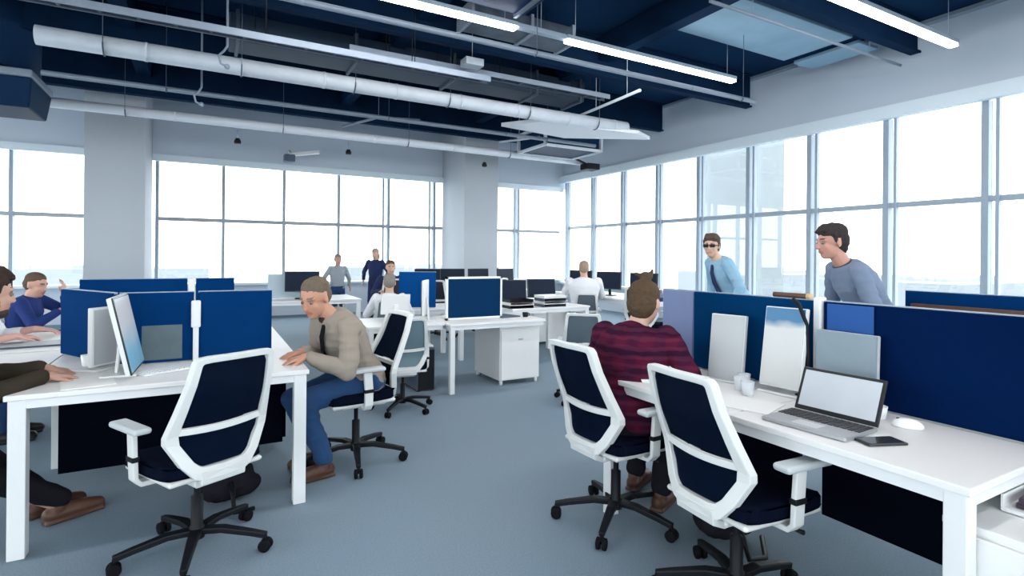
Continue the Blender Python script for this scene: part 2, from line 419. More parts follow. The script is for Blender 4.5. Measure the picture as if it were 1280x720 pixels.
tag(part('conduit', None, pipe_m, lambda bm: (tube(bm, [(4.7, 4.1, 4.15), (8.6, 4.1, 4.15)], 0.02, 10), hanger(bm, 5.4, 4.1, 4.15, 4.8), hanger(bm, 7.8, 4.1, 4.15, 4.8))), 'thin grey conduit high at the right beside the pale ceiling panel', 'conduit')
# flat pale duct end
def ff(bm):
    poly_solid(bm, [(4.2, 7.95), (5.6, 8.15), (7.0, 7.45), (6.5, 7.2), (4.6, 7.35)], lambda p: V((p[0], p[1], 3.52)), (0, 0, 0.06))
tag(part('air_plenum', None, mat('plenum_white', (0.80, 0.80, 0.84), 0.5), ff), 'flat pale plenum plate at the right end of the thick foil duct', 'duct')
# air handling unit with a light frame
t = thing('fan_coil_unit', 'dark fan coil unit in a pale frame hanging near the far right corner', 'air unit', (6.35, 9.42, 3.55))
part('casing', t, darkduct_m, lambda bm: box(bm, (0, 0, 0.17), (1.3, 1.0, 0.34), None, 0.01))
def fr(bm):
    for z in (0.0, 0.36):
        for y in (-0.52, 0.52): box(bm, (0, y, z), (1.4, 0.05, 0.05))
        for x in (-0.68, 0.68): box(bm, (x, 0, z), (0.05, 1.05, 0.05))
    for x in (-0.68, 0.68):
        for y in (-0.52, 0.52): box(bm, (x, y, 0.18), (0.05, 0.05, 0.36))
part('frame', t, duct_m, fr)
part('hanger_rods', t, black_m, lambda bm: [hanger(bm, x, y, 0.36, 1.25) for x in (-0.6, 0.6) for y in (-0.45, 0.45)])
part('side_spot', t, black_m, lambda bm: box(bm, (1.25, 0.6, -0.12), (0.35, 0.3, 0.14), None, 0.02))
part('spot_bracket', t, black_m, lambda bm: bar(bm, (0.66, 0.45, 0.02), (1.2, 0.6, -0.08), 0.04, 0.04))
# galvanised pieces in the middle of the ceiling
t = thing('galvanised_duct', 'shiny galvanised duct bend above the two middle strip lamps', 'duct', (3.5, 6.2, 4.35))
part('duct_body', t, mat('dull_steel', (0.16, 0.21, 0.27), 0.4, 0.5, var=0.8, vscale=5), lambda bm: box(bm, (0, 0, 0), (1.5, 0.42, 0.22), None, 0.02))
[part('flange', t, pipe_m, lambda bm: box(bm, (x, 0, 0), (0.04, 0.46, 0.26))) for x in (-0.74, 0.1, 0.74)]
part('hanger_rods', t, black_m, lambda bm: [hanger(bm, x, 0.24, 0.0, 0.55) for x in (-0.6, 0.6)])
t = thing('junction_box', 'small grey junction box beside the inner end of the left middle strip lamp', 'junction box', (3.05, 6.62, 3.95))
part('box_body', t, steel_m, lambda bm: box(bm, (0, 0, 0), (0.26, 0.2, 0.10), None, 0.01))
part('hanger_rod', t, steel_m, lambda bm: hanger(bm, 0, 0, 0.05, 0.85))
t = thing('ceiling_duct', 'dark flat rectangular duct over the middle of the ceiling', 'duct', (3.0, 8.1, 4.3))
part('duct_body', t, mat('blue_grey_duct', (0.035, 0.065, 0.11), 0.6, var=0.5, vscale=2), lambda bm: box(bm, (0, 0, 0), (5.6, 0.55, 0.35), None, 0.02))
[part('flange', t, tray_m, lambda bm: box(bm, (x, 0, 0), (0.04, 0.62, 0.42))) for x in (-2.7, -1.2, 0.3, 1.8, 2.7)]
part('hanger_rods', t, black_m, lambda bm: [hanger(bm, x, y, 0, 0.5) for x in (-2.5, 0, 2.5) for y in (-0.3, 0.3)])
t = thing('ceiling_duct', 'dark blue rectangular duct at the top edge of the picture left of the lamps', 'duct', (0.6, 5.0, 4.3))
part('duct_body', t, darkduct_m, lambda bm: box(bm, (0, 0, 0), (5.0, 0.7, 0.4), None, 0.02))
[part('flange', t, tray_m, lambda bm: box(bm, (x, 0, 0), (0.04, 0.76, 0.46))) for x in (-2.4, -0.8, 0.8, 2.4)]
part('hanger_rods', t, black_m, lambda bm: [hanger(bm, x, y, 0, 0.5) for x in (-2.2, 2.2) for y in (-0.37, 0.37)])
# hooks hanging from services
def hook(x, y, z, lab):
    def f(bm):
        tube(bm, [(0, 0, ZC - z), (0, 0, 0.12), (-0.03, -0.02, 0.06), (-0.08, -0.03, 0.0), (-0.06, -0.03, -0.08), (0.0, -0.02, -0.10)], 0.012, 8)
        ball(bm, (0.0, -0.02, -0.10), 0.03)
    o = part('pipe_hook', None, pipe_m, f); o.location = (x, y, z)
    tag(o, lab, 'hook')
hook(0.15, 6.5, 3.45, 'curved grey hook hanging under the double rail cable tray')
hook(-0.1, 7.9, 3.35, 'curved grey hook hanging under the thick foil duct at the left')
# spot heads under the slim duct
def spot(x, y, z, lab):
    t = thing('spotlight', lab, 'spotlight', (x, y, z))
    part('stem', t, alu_m, lambda bm: tube(bm, [(0, 0, 0.0), (0, 0, 0.16)], 0.012, 8))
    part('head', t, black_m, lambda bm: lathe(bm, (0, 0, -0.08), [(0.05, 0), (0.055, 0.04), (0.03, 0.09)], 14))
spot(0.40, 10.2, 3.30, 'small black spotlight under the slim white duct, on the left')
spot(2.22, 10.2, 3.30, 'small black spotlight under the slim white duct, in the middle')
spot(5.0, 10.2, 3.32, 'small black spotlight under the slim white duct in front of the middle column')
# wall lamp / projector arm near the back soffit
t = thing('projector', 'white projector arm mounted on the back wall above the windows', 'projector', (1.55, 12.7, 3.55))
part('arm', t, white_m, lambda bm: [bar(bm, (0, 0.45, 0.15), (0, 0, 0), 0.05, 0.05), bar(bm, (0, 0, 0), (0.55, -0.2, 0.08), 0.09, 0.09, 0.02)])
part('head', t, tray_m, lambda bm: box(bm, (-0.05, -0.05, -0.1), (0.22, 0.2, 0.16), None, 0.02))
# dark vertical duct, top left
t = thing('ventilation_drop', 'large dark navy round duct with a flared square outlet at the top left corner', 'duct', (-2.52, 9.3, 3.12))
part('round_pipe', t, darkduct_m, lambda bm: lathe(bm, (0, 0, 0.55), [(0.56, 0), (0.56, 0.5), (0.57, 0.52), (0.57, 0.56), (0.56, 0.58), (0.56, 1.25)], 36))
def fl(bm):
    a = [(-0.54, -0.42, 0.06), (0.54, -0.42, 0.06), (0.54, 0.42, 0.06), (-0.54, 0.42, 0.06)]
    b = [(-0.58, -0.5, 0.42), (0.58, -0.5, 0.42), (0.58, 0.5, 0.42), (-0.58, 0.5, 0.42)]
    va = [bm.verts.new(p) for p in a]; vb = [bm.verts.new(p) for p in b]
    bm.faces.new(va[::-1]); bm.faces.new(vb)
    for k in range(4): bm.faces.new((va[k], va[(k + 1) % 4], vb[(k + 1) % 4], vb[k]))
part('flared_outlet', t, darkduct_m, fl, bevel=0.02)
part('collar', t, pipe_m, lambda bm: box(bm, (0, 0, 0.47), (1.18, 1.04, 0.10), None, 0.02))
# strip lamps
def strip_lamp(label, x0, x1, y, z=4.0):
    t = thing('strip_lamp', label, 'lamp', (x0, y, z)); L = x1 - x0
    part('lamp_body', t, lampbody_m, lambda bm: box(bm, (L / 2, 0, 0.055), (L, 0.11, 0.05), None, 0.005))
    part('diffuser', t, lamp_m, lambda bm: box(bm, (L / 2, 0, 0.012), (L - 0.02, 0.095, 0.03), None, 0.004))
    def h(bm):
        for k in (0.15, L - 0.15): hanger(bm, k, 0, 0.07, ZC - z + 0.005, 0.005)
    part('suspension_wire', t, steel_m, h)
strip_lamp('bright linear strip lamp at the top edge in the middle of the ceiling', 0.3, 3.09, 5.5)
strip_lamp('bright linear strip lamp in the middle, ending before the right wall', 3.78, 6.83, 5.5)
strip_lamp('bright linear strip lamp nearest the right, ending at the top right', 4.9, 8.0, 3.22)
strip_lamp('unseen strip lamp added overhead for light outside the top of the picture', -1.5, 3.6, 3.22)  # out of view, added to light desks and floor from above
strip_lamp('unseen strip lamp added overhead for light behind the viewpoint', -3.0, 4.0, -1.2)  # added unseen lamp, more overhead light for the room
strip_lamp('unseen strip lamp added overhead for light at the right, outside the top of the picture', 1.2, 6.0, 0.9)  # added out of view to brighten the right desk tops
t = thing('lamp_connector', 'grey housing piece joining the two middle strip lamps', 'lamp housing', (3.43, 5.5, 4.0))
part('housing', t, lampbody_m, lambda bm: box(bm, (0, 0, 0.05), (0.68, 0.09, 0.06), None, 0.01))
part('suspension_wire', t, steel_m, lambda bm: hanger(bm, 0, 0, 0.06, ZC - 4.0, 0.005))

# ------------------------------------------------------------------ outside, far below and beyond the glass
ext_m = mat('hazy_ground', (0.27, 0.29, 0.31), 0.95, var=0.1, vscale=0.02)
o = sbox('ground_outside', (60, 60, -30.5), (700, 700, 1.0), ext_m)
hz = mat('hazy_concrete', (0.22, 0.245, 0.27), 0.9, var=0.10, vscale=0.05)
hz2 = mat('hazy_blue_glass', (0.17, 0.20, 0.22), 0.6, var=0.35, vscale=0.15)
def building(x, y, w, d, top, lab, m=hz, group=None):
    t = thing('building', lab, 'building', (x, y, -30), 0, group)
    part('tower_block', t, m, lambda bm: box(bm, (0, 0, (top + 30) / 2), (w, d, top + 30)))
    part('roof', t, ext_m, lambda bm: box(bm, (0, 0, top + 30.4), (w * 0.5, d * 0.5, 0.8)))
building(64, 50, 8, 7, 36, 'tall pale blue glass tower outside, seen between the right window mullions', hz2)
building(122, 52, 40, 25, -2.5, 'low hazy building outside seen just left of the man in the grey blue shirt', hz)
building(110, 15, 40, 22, -3.5, 'low hazy building outside at the right edge of the view', hz)
building(150, 110, 30, 40, -3, 'low hazy building outside behind the man with the tie', hz)
building(-30, 190, 60, 20, -3, 'low hazy building outside behind the left column', hz)
building(70, 200, 60, 20, -3, 'low hazy building outside behind the standing woman in navy', hz)

# ------------------------------------------------------------------ office chair
def bkp(u, w, bow=0.035):
    """point on the back surface: u across, w up from the seat height 0.44"""
    y = -0.20 - 0.27 * max(0, w - 0.12) - 0.02 + bow * (u / 0.23) ** 2 + 0.035 * math.exp(-((w - 0.20) / 0.12) ** 2)
    return V((u, y, 0.44 + w))
def make_chair(label, mesh=mesh_m, arms=True):
    t = thing('office_chair', label, 'chair')
    # frame of the back: outer and inner outlines, mirrored
    outer = [(0.00, 0.545), (0.12, 0.545), (0.165, 0.540), (0.178, 0.525), (0.192, 0.42), (0.212, 0.30), (0.232, 0.19), (0.230, 0.160), (0.175, 0.055), (0.125, -0.005), (0.09, -0.020), (0.0, -0.022)]
    inner = [(0.00, 0.518), (0.11, 0.517), (0.143, 0.514), (0.149, 0.506), (0.158, 0.42), (0.172, 0.30), (0.184, 0.20), (0.176, 0.155), (0.125, 0.070), (0.100, 0.046), (0.08, 0.041), (0.0, 0.038)]
    def f(bm):
        for s in (-1, 1):
            n = len(outer); o1 = []; i1 = []; o2 = []; i2 = []
            for k in range(n):
                a = bkp(s * outer[k][0], outer[k][1]); b = bkp(s * inner[k][0], inner[k][1])
                o1.append(bm.verts.new(a + V((0, 0.018, 0)))); i1.append(bm.verts.new(b + V((0, 0.018, 0))))
                o2.append(bm.verts.new(a + V((0, -0.022, 0)))); i2.append(bm.verts.new(b + V((0, -0.022, 0))))
            for k in range(n - 1):
                for q in ((o1[k], o1[k + 1], i1[k + 1], i1[k]), (o2[k], i2[k], i2[k + 1], o2[k + 1]), (o1[k], o2[k], o2[k + 1], o1[k + 1]), (i1[k], i1[k + 1], i2[k + 1], i2[k])):
                    bm.faces.new(q)
        bmesh.ops.remove_doubles(bm, verts=bm.verts, dist=0.0005)
    part('back_frame', t, shell_m, f, bevel=0.006)
    def lb(bm):
        pts = [bkp(u, 0.215 - 0.012 * math.cos(u * 7)) + V((0, -0.008, 0)) for u in [(-0.184 + 0.368 * k / 10) for k in range(11)]]
        strip(bm, pts, 0.03, (0, 0, 1), 0.022)
    part('lumbar_bar', t, shell_m, lb, bevel=0.004)
    def ms(lo, hi):
        def g(bm):
            rows = []
            N = 8
            for i in range(N + 1):
                w = lo + (hi - lo) * i / N
                def hw(w):
                    pr = sorted([(p[1], p[0]) for p in inner if p[0] > 0.05])
                    for (wa, ua), (wb, ub) in zip(pr, pr[1:]):
                        if wa <= w <= wb: return ua + (ub - ua) * (w - wa) / max(wb - wa, 1e-6)
                    return pr[0][1] if w < pr[0][0] else pr[-1][1]
                h = hw(w) + 0.004
                rows.append([(bkp(-h + 2 * h * j / 8, w)) for j in range(9)])
            for off in (0.0, -0.004):
                vs = [[bm.verts.new(p + V((0, off, 0))) for p in r] for r in rows]
                for i in range(N):
                    for j in range(8):
                        f = bm.faces.new((vs[i][j], vs[i][j + 1], vs[i + 1][j + 1], vs[i + 1][j])); f.smooth = True
        return g
    part('mesh_back', t, mesh, ms(0.228, 0.515))
    part('lumbar_mesh', t, mesh, ms(0.042, 0.200))
    # seat
    def st(bm):
        t2 = bmesh.new(); bmesh.ops.create_cube(t2, size=1)
        bmesh.ops.subdivide_edges(t2, edges=t2.edges, cuts=7, use_grid_fill=True)
        for v in t2.verts:
            x, y, z = v.co * 2
            rr = 1 - 0.10 * abs(x) ** 3 * abs(y) ** 3
            v.co = V((x * 0.235 * rr, 0.03 + y * 0.23 * rr, 0.462 + z * 0.026 + (0.012 * (x * x) - 0.03 * max(0, y - 0.5) ** 2 * 2 if z > 0 else 0)))
        bmesh.ops.bevel(t2, geom=[e for e in t2.edges if e.calc_face_angle(0) > 0.8], offset=0.012, segments=3, affect='EDGES')
        merge(bm, t2)
    part('seat', t, navyfab_m, st, smooth=True)
    def pan(bm):
        box(bm, (0, 0.02, 0.425), (0.43, 0.42, 0.025), None, 0.012)
        box(bm, (0, -0.02, 0.395), (0.20, 0.30, 0.045), None, 0.015)
        strip(bm, [(0, -0.03, 0.39), (0, -0.16, 0.385), (0, -0.22, 0.41), (0, -0.225, 0.46)], [0.16, 0.18, 0.20, 0.20], (1, 0, 0), 0.03)
    part('seat_pan', t, shell_m, pan, bevel=0.004)
    part('tilt_lever', t, black_m, lambda bm: tube(bm, [(0.10, 0.05, 0.39), (0.22, 0.06, 0.385), (0.26, 0.06, 0.39)], [0.006, 0.006, 0.01], 8))
    if arms:
        for s in (-1, 1):
            def am(bm):
                strip(bm, [(s * 0.15, 0.02, 0.40), (s * 0.24, 0.02, 0.405), (s * 0.262, 0.02, 0.43), (s * 0.266, 0.02, 0.52), (s * 0.266, 0.03, 0.64)], 0.055, (0, 1, 0), 0.022)
            ar = part('armrest', t, shell_m, am, bevel=0.005)
            part('arm_collar', ar, black_m, lambda bm: box(bm, (s * 0.266, 0.02, 0.52), (0.03, 0.062, 0.022), None, 0.003))
            part('arm_pad', ar, shellg_m, lambda bm: [box(bm, (s * 0.268, 0.045, 0.655), (0.075, 0.25, 0.028), None, 0.013, 3)])
    part('gas_column', t, black_m, lambda bm: (lathe(bm, (0, 0, 0), [(0.034, 0.07), (0.034, 0.12), (0.026, 0.13), (0.026, 0.27), (0.014, 0.275), (0.014, 0.385)], 18)))
    for k in range(5):
        a = 2 * PI * k / 5 + R(18)
        d = V((math.cos(a), math.sin(a), 0)); p = V((-math.sin(a), math.cos(a), 0))
        leg = part('base_leg', t, black_m, lambda bm: strip(bm, [d * 0.02 + V((0, 0, 0.105)), d * 0.12 + V((0, 0, 0.110)), d * 0.25 + V((0, 0, 0.090)), d * 0.325 + V((0, 0, 0.075))], [0.055, 0.045, 0.034, 0.028], p, 0.028), bevel=0.006)
        def cs(bm):
            c = d * 0.32
            for q in (-1, 1):
                ax = frame_to((0, 0, 0), p)
                lathe(bm, c + p * (q * 0.016 - 0.011) + V((0, 0, 0.029)), [(0.020, 0), (0.028, 0.003), (0.029, 0.011), (0.028, 0.019), (0.020, 0.022)], 18, ax)
            tube(bm, [c + V((0, 0, 0.03)), c + V((0, 0, 0.075))], 0.008, 8)
            box(bm, c + V((0, 0, 0.048)), (0.03, 0.03, 0.02), Matrix.Rotation(a, 4, 'Z'), 0.006)
        part('caster', leg, rubber_m, cs)
    return t
def put(t, x, y, heading, z=0, s=1.0):
    """heading: world azimuth of the facing direction, degrees clockwise from +Y"""
    t.location = (x, y, z); t.rotation_euler = (0, 0, -R(heading)); t.scale = (s, s, s); return t
chair = make_chair('white framed office chair with navy mesh back, empty, in front of the near left desk')
put(chair, -0.04, 2.90, -28, s=0.97)
ch1 = dup(chair, 'white framed office chair with navy mesh back under the woman in plaid'); put(ch1, 1.87, 2.22, 88, s=0.97)
ch2 = dup(chair, 'empty white framed office chair pulled up to the right desk with the open laptop'); put(ch2, 1.865, 1.47, 94, s=0.97)
ch3 = dup(chair, 'white framed office chair seen from the side under the man in the beige jacket'); put(ch3, 0.87, 3.70, -98)

# ------------------------------------------------------------------ desks and screens
def desk(label, x0, x1, y0, y1, z=0.74, legs=((0, 0), (1, 0), (0, 1), (1, 1)), modesty_shade=None, group=None, leg=0.06, name='desk'):
    t = thing(name, label, 'desk', (x0, y0, 0), 0, group); w = x1 - x0; d = y1 - y0
    part('desk_top', t, white_m, lambda bm: box(bm, (w / 2, d / 2, z - 0.0125), (w, d, 0.025), None, 0.004))
    def ap(bm):
        for yy in (0.03, d - 0.03): box(bm, (w / 2, yy, z - 0.045), (w - 0.04, 0.03, 0.04))
        for xx in (0.03, w - 0.03): box(bm, (xx, d / 2, z - 0.045), (0.03, d - 0.04, 0.04))
    part('under_frame', t, cream_m, ap)
    for lx, ly in legs:
        part('leg', t, leg_m, lambda bm: box(bm, (0.012 + leg / 2 + lx * (w - leg - 0.024), 0.012 + leg / 2 + ly * (d - leg - 0.024), (z - 0.025) / 2), (leg, leg, z - 0.025), None, 0.004))
    if modesty_shade:
        side, lo = modesty_shade
        if side == 'x': part('modesty_shade_panel', t, under_m, lambda bm: box(bm, (w - 0.03, d / 2, (z - 0.07 + lo) / 2), (0.02, d - 0.1, z - 0.07 - lo)))
        else: part('modesty_shade_panel', t, under_m, lambda bm: box(bm, (w / 2, d - 0.03, (z - 0.07 + lo) / 2), (w - 0.1, 0.02, z - 0.07 - lo)))
    return t
def divider(label, p, q, z0=0.742, z1=1.185, m=screen_m, th=0.03, frame=None, group=None, name='desk_divider'):
    p = V((*p, 0)); q = V((*q, 0)); L = (q - p).length; a = math.atan2((q - p).y, (q - p).x)
    t = thing(name, label, 'desk divider', (p.x, p.y, z0), a, group); h = z1 - z0
    part('felt_panel', t, m, lambda bm: box(bm, (L / 2, 0, h / 2), (L - 0.004, th, h - 0.006), None, 0.006))
    def tp(bm):
        if frame:
            w = frame
            for z in (w / 2, h - w / 2): box(bm, (L / 2, 0, z), (L, th + 0.008, w))
            for x in (w / 2, L - w / 2): box(bm, (x, 0, h / 2), (w, th + 0.008, h))
        else: box(bm, (L / 2, 0, h - 0.004), (L, th * 0.55, 0.012))
    part('edge_trim', t, leg_m if frame else alu_m, tp)
    return t
# right bench
desk('white desk at the lower right holding the open laptop', 1.86, 2.48, 0.70, 1.52, modesty_shade=('x', 0.22), legs=((0, 0), (1, 0)))
desk('white desk behind the front right chair, with the silver and white monitors', 1.86, 2.48, 1.525, 2.34, modesty_shade=('x', 0.22), legs=((0, 1), (1, 1)))
divider('dark navy desk divider behind the open laptop, running out at the right edge', (2.50, -0.10), (2.50, 1.50), m=darkfelt_m)
divider('blue desk divider behind the silver and the white monitor', (2.50, 1.54), (2.50, 2.27), m=midfelt_m)
divider('lilac grey end piece of the right divider, beside the woman’s head', (2.50, 2.275), (2.50, 2.52), m=lilac_m, z0=0.0)
tag(part('divider_post', None, leg_m, lambda bm: box(bm, (2.495, 1.52, 0.97), (0.05, 0.036, 0.46), None, 0.006)), 'white post joining the navy and the blue divider on the right desk', 'post')
# far side of the right bench (hidden by the divider), and a divider beyond
desk('white desk on the far side of the right dividers', 2.53, 3.13, 0.70, 2.34, legs=((1, 0), (1, 1), (0, 0), (0, 1)))
desk('white desk under the dividers at the far right edge', 4.45, 5.2, 0.5, 1.9)
divider('short navy desk divider seen beyond the right one at the right edge', (4.55, 0.55), (4.55, 2.12), z1=1.15)
tag(part('divider_rail', None, wood_m, lambda bm: box(bm, (4.50, 1.36, 1.045), (0.03, 1.4, 0.03), None, 0.004)), 'thin brown rail along the far right divider', 'rail')
# left cluster
desk('white desk at the near left, its two front legs showing', -0.79, 0.49, 3.18, 3.98, legs=((0, 0), (1, 0)), leg=0.065, modesty_shade=('y', 0.12))  # black panel added to stand for the shade under this desk
desk('white desk behind the near left dividers', -0.79, 0.49, 3.985, 5.35, legs=((0, 1), (1, 1)), modesty_shade=('x', 0.12))
desk('white desk at the far left where the bearded man leans', -2.30, -0.795, 3.90, 4.50, legs=((0, 0), (0, 1), (1, 1)))
desk('white desk at the left under the outstretched white sleeved arm', -1.34, -0.81, 4.56, 5.62)
divider('navy desk divider on the near left desk, nearer the monitor', (-0.44, 3.76), (-0.075, 3.77), z1=1.152)
divider('navy desk divider on the near left desk, right of the white post', (-0.055, 3.77), (0.352, 3.77), z1=1.152)
tag(part('divider_post', None, leg_m, lambda bm: [box(bm, (-0.066, 3.74, 0.85), (0.03, 0.03, 0.22), None, 0.005), box(bm, (-0.066, 3.735, 1.02), (0.05, 0.03, 0.16), None, 0.008)]), 'white post between the two navy dividers on the near left desk', 'post')
divider('navy desk divider angled away at the left, behind the leaning monitor', (-0.46, 3.79), (-0.80, 4.36), z1=1.152)
divider('long navy divider of the second left desk row', (-0.90, 5.45), (-0.16, 5.45), z1=1.165, z0=0.742)
divider('short navy divider of the second left desk row, right of its white post', (-0.10, 5.45), (0.20, 5.45), z1=1.165, z0=0.742)
tag(part('divider_post', None, leg_m, lambda bm: box(bm, (-0.13, 5.45, 0.95), (0.05, 0.035, 0.42), None, 0.005)), 'white post between the dividers of the second left row', 'post')
desk('white desk of the second left row under the far navy dividers', -0.79, 0.49, 5.38, 6.4)
# middle bench
desk('white desk in the middle holding the framed navy divider', 2.08, 3.20, 4.98, 5.75, z=0.70, legs=((0, 0), (0, 1)), leg=0.05)
desk('white desk in the middle with the white monitors, left of the framed divider', 1.30, 2.075, 5.10, 5.85, z=0.70, legs=((0, 0), (0, 1), (1, 1)), leg=0.05, modesty_shade=('y', 0.15))
divider('dark navy divider in a white frame standing on the middle desk', (2.16, 5.30), (2.82, 5.30), z0=0.702, z1=1.155, frame=0.022, m=mat('slate_navy_felt', (0.004, 0.028, 0.085), 0.9, spec=0.02))
divider('bright blue divider in the middle, left of the white framed one', (2.14, 6.84), (2.58, 6.66), z0=0.702, z1=1.165, m=mat('royal_felt', (0.003, 0.055, 0.21), 0.9, spec=0.02))
desk('white desk under the bright blue divider in the middle distance', 2.06, 2.95, 6.55, 7.25, z=0.70)
def cabinet(label, x0, x1, y0, y1, h, face='-y', name='pedestal_cabinet', z0=0.05):
    t = thing(name, label, 'cabinet', (x0, y0, 0)); w = x1 - x0; d = y1 - y0
    part('carcass', t, white_m, lambda bm: box(bm, (w / 2, d / 2, (h + z0) / 2), (w, d, h - z0), None, 0.004))
    part('top_panel', t, white_m, lambda bm: box(bm, (w / 2, d / 2, h + 0.011), (w + 0.01, d + 0.01, 0.022), None, 0.003))
    if face == '-y':
        dr = part('door', t, white_m, lambda bm: box(bm, (w / 2, -0.009, (h + z0) / 2), (w - 0.02, 0.016, h - z0 - 0.03), None, 0.003))
        part('lock', dr, steel_m, lambda bm: box(bm, (w * 0.5, -0.02, h - 0.12), (0.05, 0.012, 0.02), None, 0.003))
    else:
        n = 3; hh = (h - z0) / n
        for k in range(n):
            dr = part('drawer', t, white_m, lambda bm: box(bm, (-0.009, d / 2, z0 + hh * (k + 0.5)), (0.016, d - 0.02, hh - 0.012), None, 0.003))
            part('handle', dr, steel_m, lambda bm: box(bm, (-0.022, d / 2, z0 + hh * (k + 0.85)), (0.012, 0.12, 0.012), None, 0.003))
    for x in (0.03, w - 0.03):
        for y in (0.03, d - 0.03):
            part('foot', t, leg_m, lambda bm: lathe(bm, (x, y, 0), [(0.02, 0), (0.02, z0)], 12))
    return t
cabinet('white cabinet at the end of the middle desk, door towards the aisle', 2.70, 3.19, 5.10, 5.72, 0.605)
pc = cabinet('white pedestal cabinet at the lower right corner under the magazine tray', 1.955, 2.50, 0.12, 0.80, 0.585, face='-x')
# far clutter: desks, cabinets
desk('white desk behind the middle cabinet, with cluttered trays', 3.3, 4.5, 5.9, 6.9, z=0.72)
cabinet('white cabinet in the distance left of the white shirted person', 4.35, 5.0, 7.15, 7.8, 0.66)
desk('long white desk in front of the right windows in the distance', 5.6, 6.6, 5.9, 8.6, z=0.72)
desk('long white desk in the far middle near the back windows', 3.3, 5.6, 9.2, 10.2, z=0.72)
desk('long white desk in the far left near the back windows', 0.4, 2.0, 8.2, 9.2, z=0.72)
desk('long white desk at the far left by the windows', -3.6, -1.3, 8.2, 9.1, z=0.72)
divider('pale grey divider far behind the beige jacketed man', (0.75, 8.7), (1.45, 8.7), z0=0.722, z1=1.08, m=mat('pale_felt', (0.42, 0.52, 0.58), 0.9))

# ------------------------------------------------------------------ monitors, laptop, small things
def monitor(label, x, y, z, heading, w=0.5, h=0.3, tilt=8, face=display_m, back=monback_m, lift=0.12, group=None, s=1.0, bez=0.012, stand=True, bezm=bezel_m, name='monitor'):
    """heading: direction the display faces"""
    t = thing(name, label, 'monitor', (x, y, z), -R(heading), group)
    M = Matrix.Translation((0, 0, lift + h / 2)) @ Matrix.Rotation(R(tilt), 4, 'X')
    def b1(bm): box(bm, M @ V((0, -0.012, 0)), (w, 0.022, h), M.to_3x3().to_4x4(), 0.005)
    part('housing', t, back, b1)
    part('bezel', t, bezm, lambda bm: box(bm, M @ V((0, 0.001, 0)), (w - 0.002, 0.008, h - 0.002), M.to_3x3().to_4x4(), 0.003))
    def dsp(bm): 
        box(bm, (0, 0.0, 0), (w - 2 * bez, 0.004, h - 2 * bez))
    d = part('display', t, face, dsp); d.matrix_local = M @ Matrix.Translation((0, 0.006, 0))
    if stand:
        part('stand', t, back, lambda bm: [bar(bm, (0, -0.05, 0.01), (0, -0.03, lift + h * 0.5), 0.05, 0.015, 0.004), box(bm, (0, -0.03, 0.006), (0.2, 0.16, 0.012), None, 0.005)])
    return t
Z = 0.74
monitor('silver backed upright display on the right bench, left of the tall white one', 2.36, 1.93, Z, -101, w=0.19, h=0.34, tilt=7, face=display_m, back=monsilver_m, lift=0.005, bezm=monsilver_m, bez=0.006)
monitor('tall white display with a painted teal reflection on the right bench', 2.37, 1.62, Z, -95, w=0.20, h=0.38, tilt=9, face=tealrefl_m, back=monback_m, lift=0.03, bez=0.006, bezm=monback_m)
monitor('dull grey display behind the open laptop, against the navy divider', 2.42, 1.36, Z, -90, w=0.26, h=0.27, tilt=2, face=displayg_m, back=monsilver_m, lift=0.05, bezm=displayg_m, bez=0.004)
def pole(bm):
    tube(bm, [(2.40, 1.52, Z), (2.405, 1.52, Z + 0.2), (2.40, 1.525, Z + 0.34), (2.38, 1.55, Z + 0.43), (2.36, 1.57, Z + 0.455)], 0.009, 10)
    lathe(bm, (2.40, 1.52, Z), [(0.05, 0), (0.05, 0.012), (0.012, 0.02)], 18)
tag(part('desk_lamp', None, black_m, pole), 'thin black curved stem of a desk lamp beside the tall white display', 'desk lamp')
tag(part('blue_pinboard', None, mat('bright_blue_card', (0.003, 0.07, 0.28), 0.7), lambda bm: box(bm, (2.478, 1.375, 1.115), (0.008, 0.20, 0.12), None, 0.003)), 'bright blue card fixed to the navy divider above the grey display', 'card')
# laptop
t = thing('laptop', 'open silver laptop with a pale screen on the lower right desk', 'laptop', (2.06, 1.25, Z), -R(-93))
# local: display faces -Y (towards the user), built with the user at +Y
b = part('base', t, alum_m, lambda bm: box(bm, (0, 0.02, 0.009), (0.32, 0.23, 0.016), None, 0.006))
def keys(bm):
    for r_ in range(5):
        for c_ in range(13): box(bm, (-0.145 + c_ * 0.0242, -0.065 + r_ * 0.021, 0.0185), (0.020, 0.017, 0.003), None, 0.001, 1)
part('keyboard', b, key_m, keys)
part('touchpad', b, monsilver_m, lambda bm: box(bm, (0, 0.085, 0.0178), (0.10, 0.06, 0.001)))
lidM = Matrix.Translation((0, -0.095, 0.018)) @ Matrix.Rotation(R(24), 4, 'X')
lid = part('lid', t, bezel_m, lambda bm: box(bm, lidM @ V((0, -0.004, 0.090)), (0.32, 0.008, 0.180), lidM.to_3x3().to_4x4(), 0.004))
part('display', lid, mat('laptop_display', (0.52, 0.55, 0.59), 0.25, emit=0.05, col2=(0.42, 0.46, 0.51), vscale=8), lambda bm: box(bm, lidM @ V((0, 0.001, 0.092)), (0.292, 0.003, 0.150), lidM.to_3x3().to_4x4()))
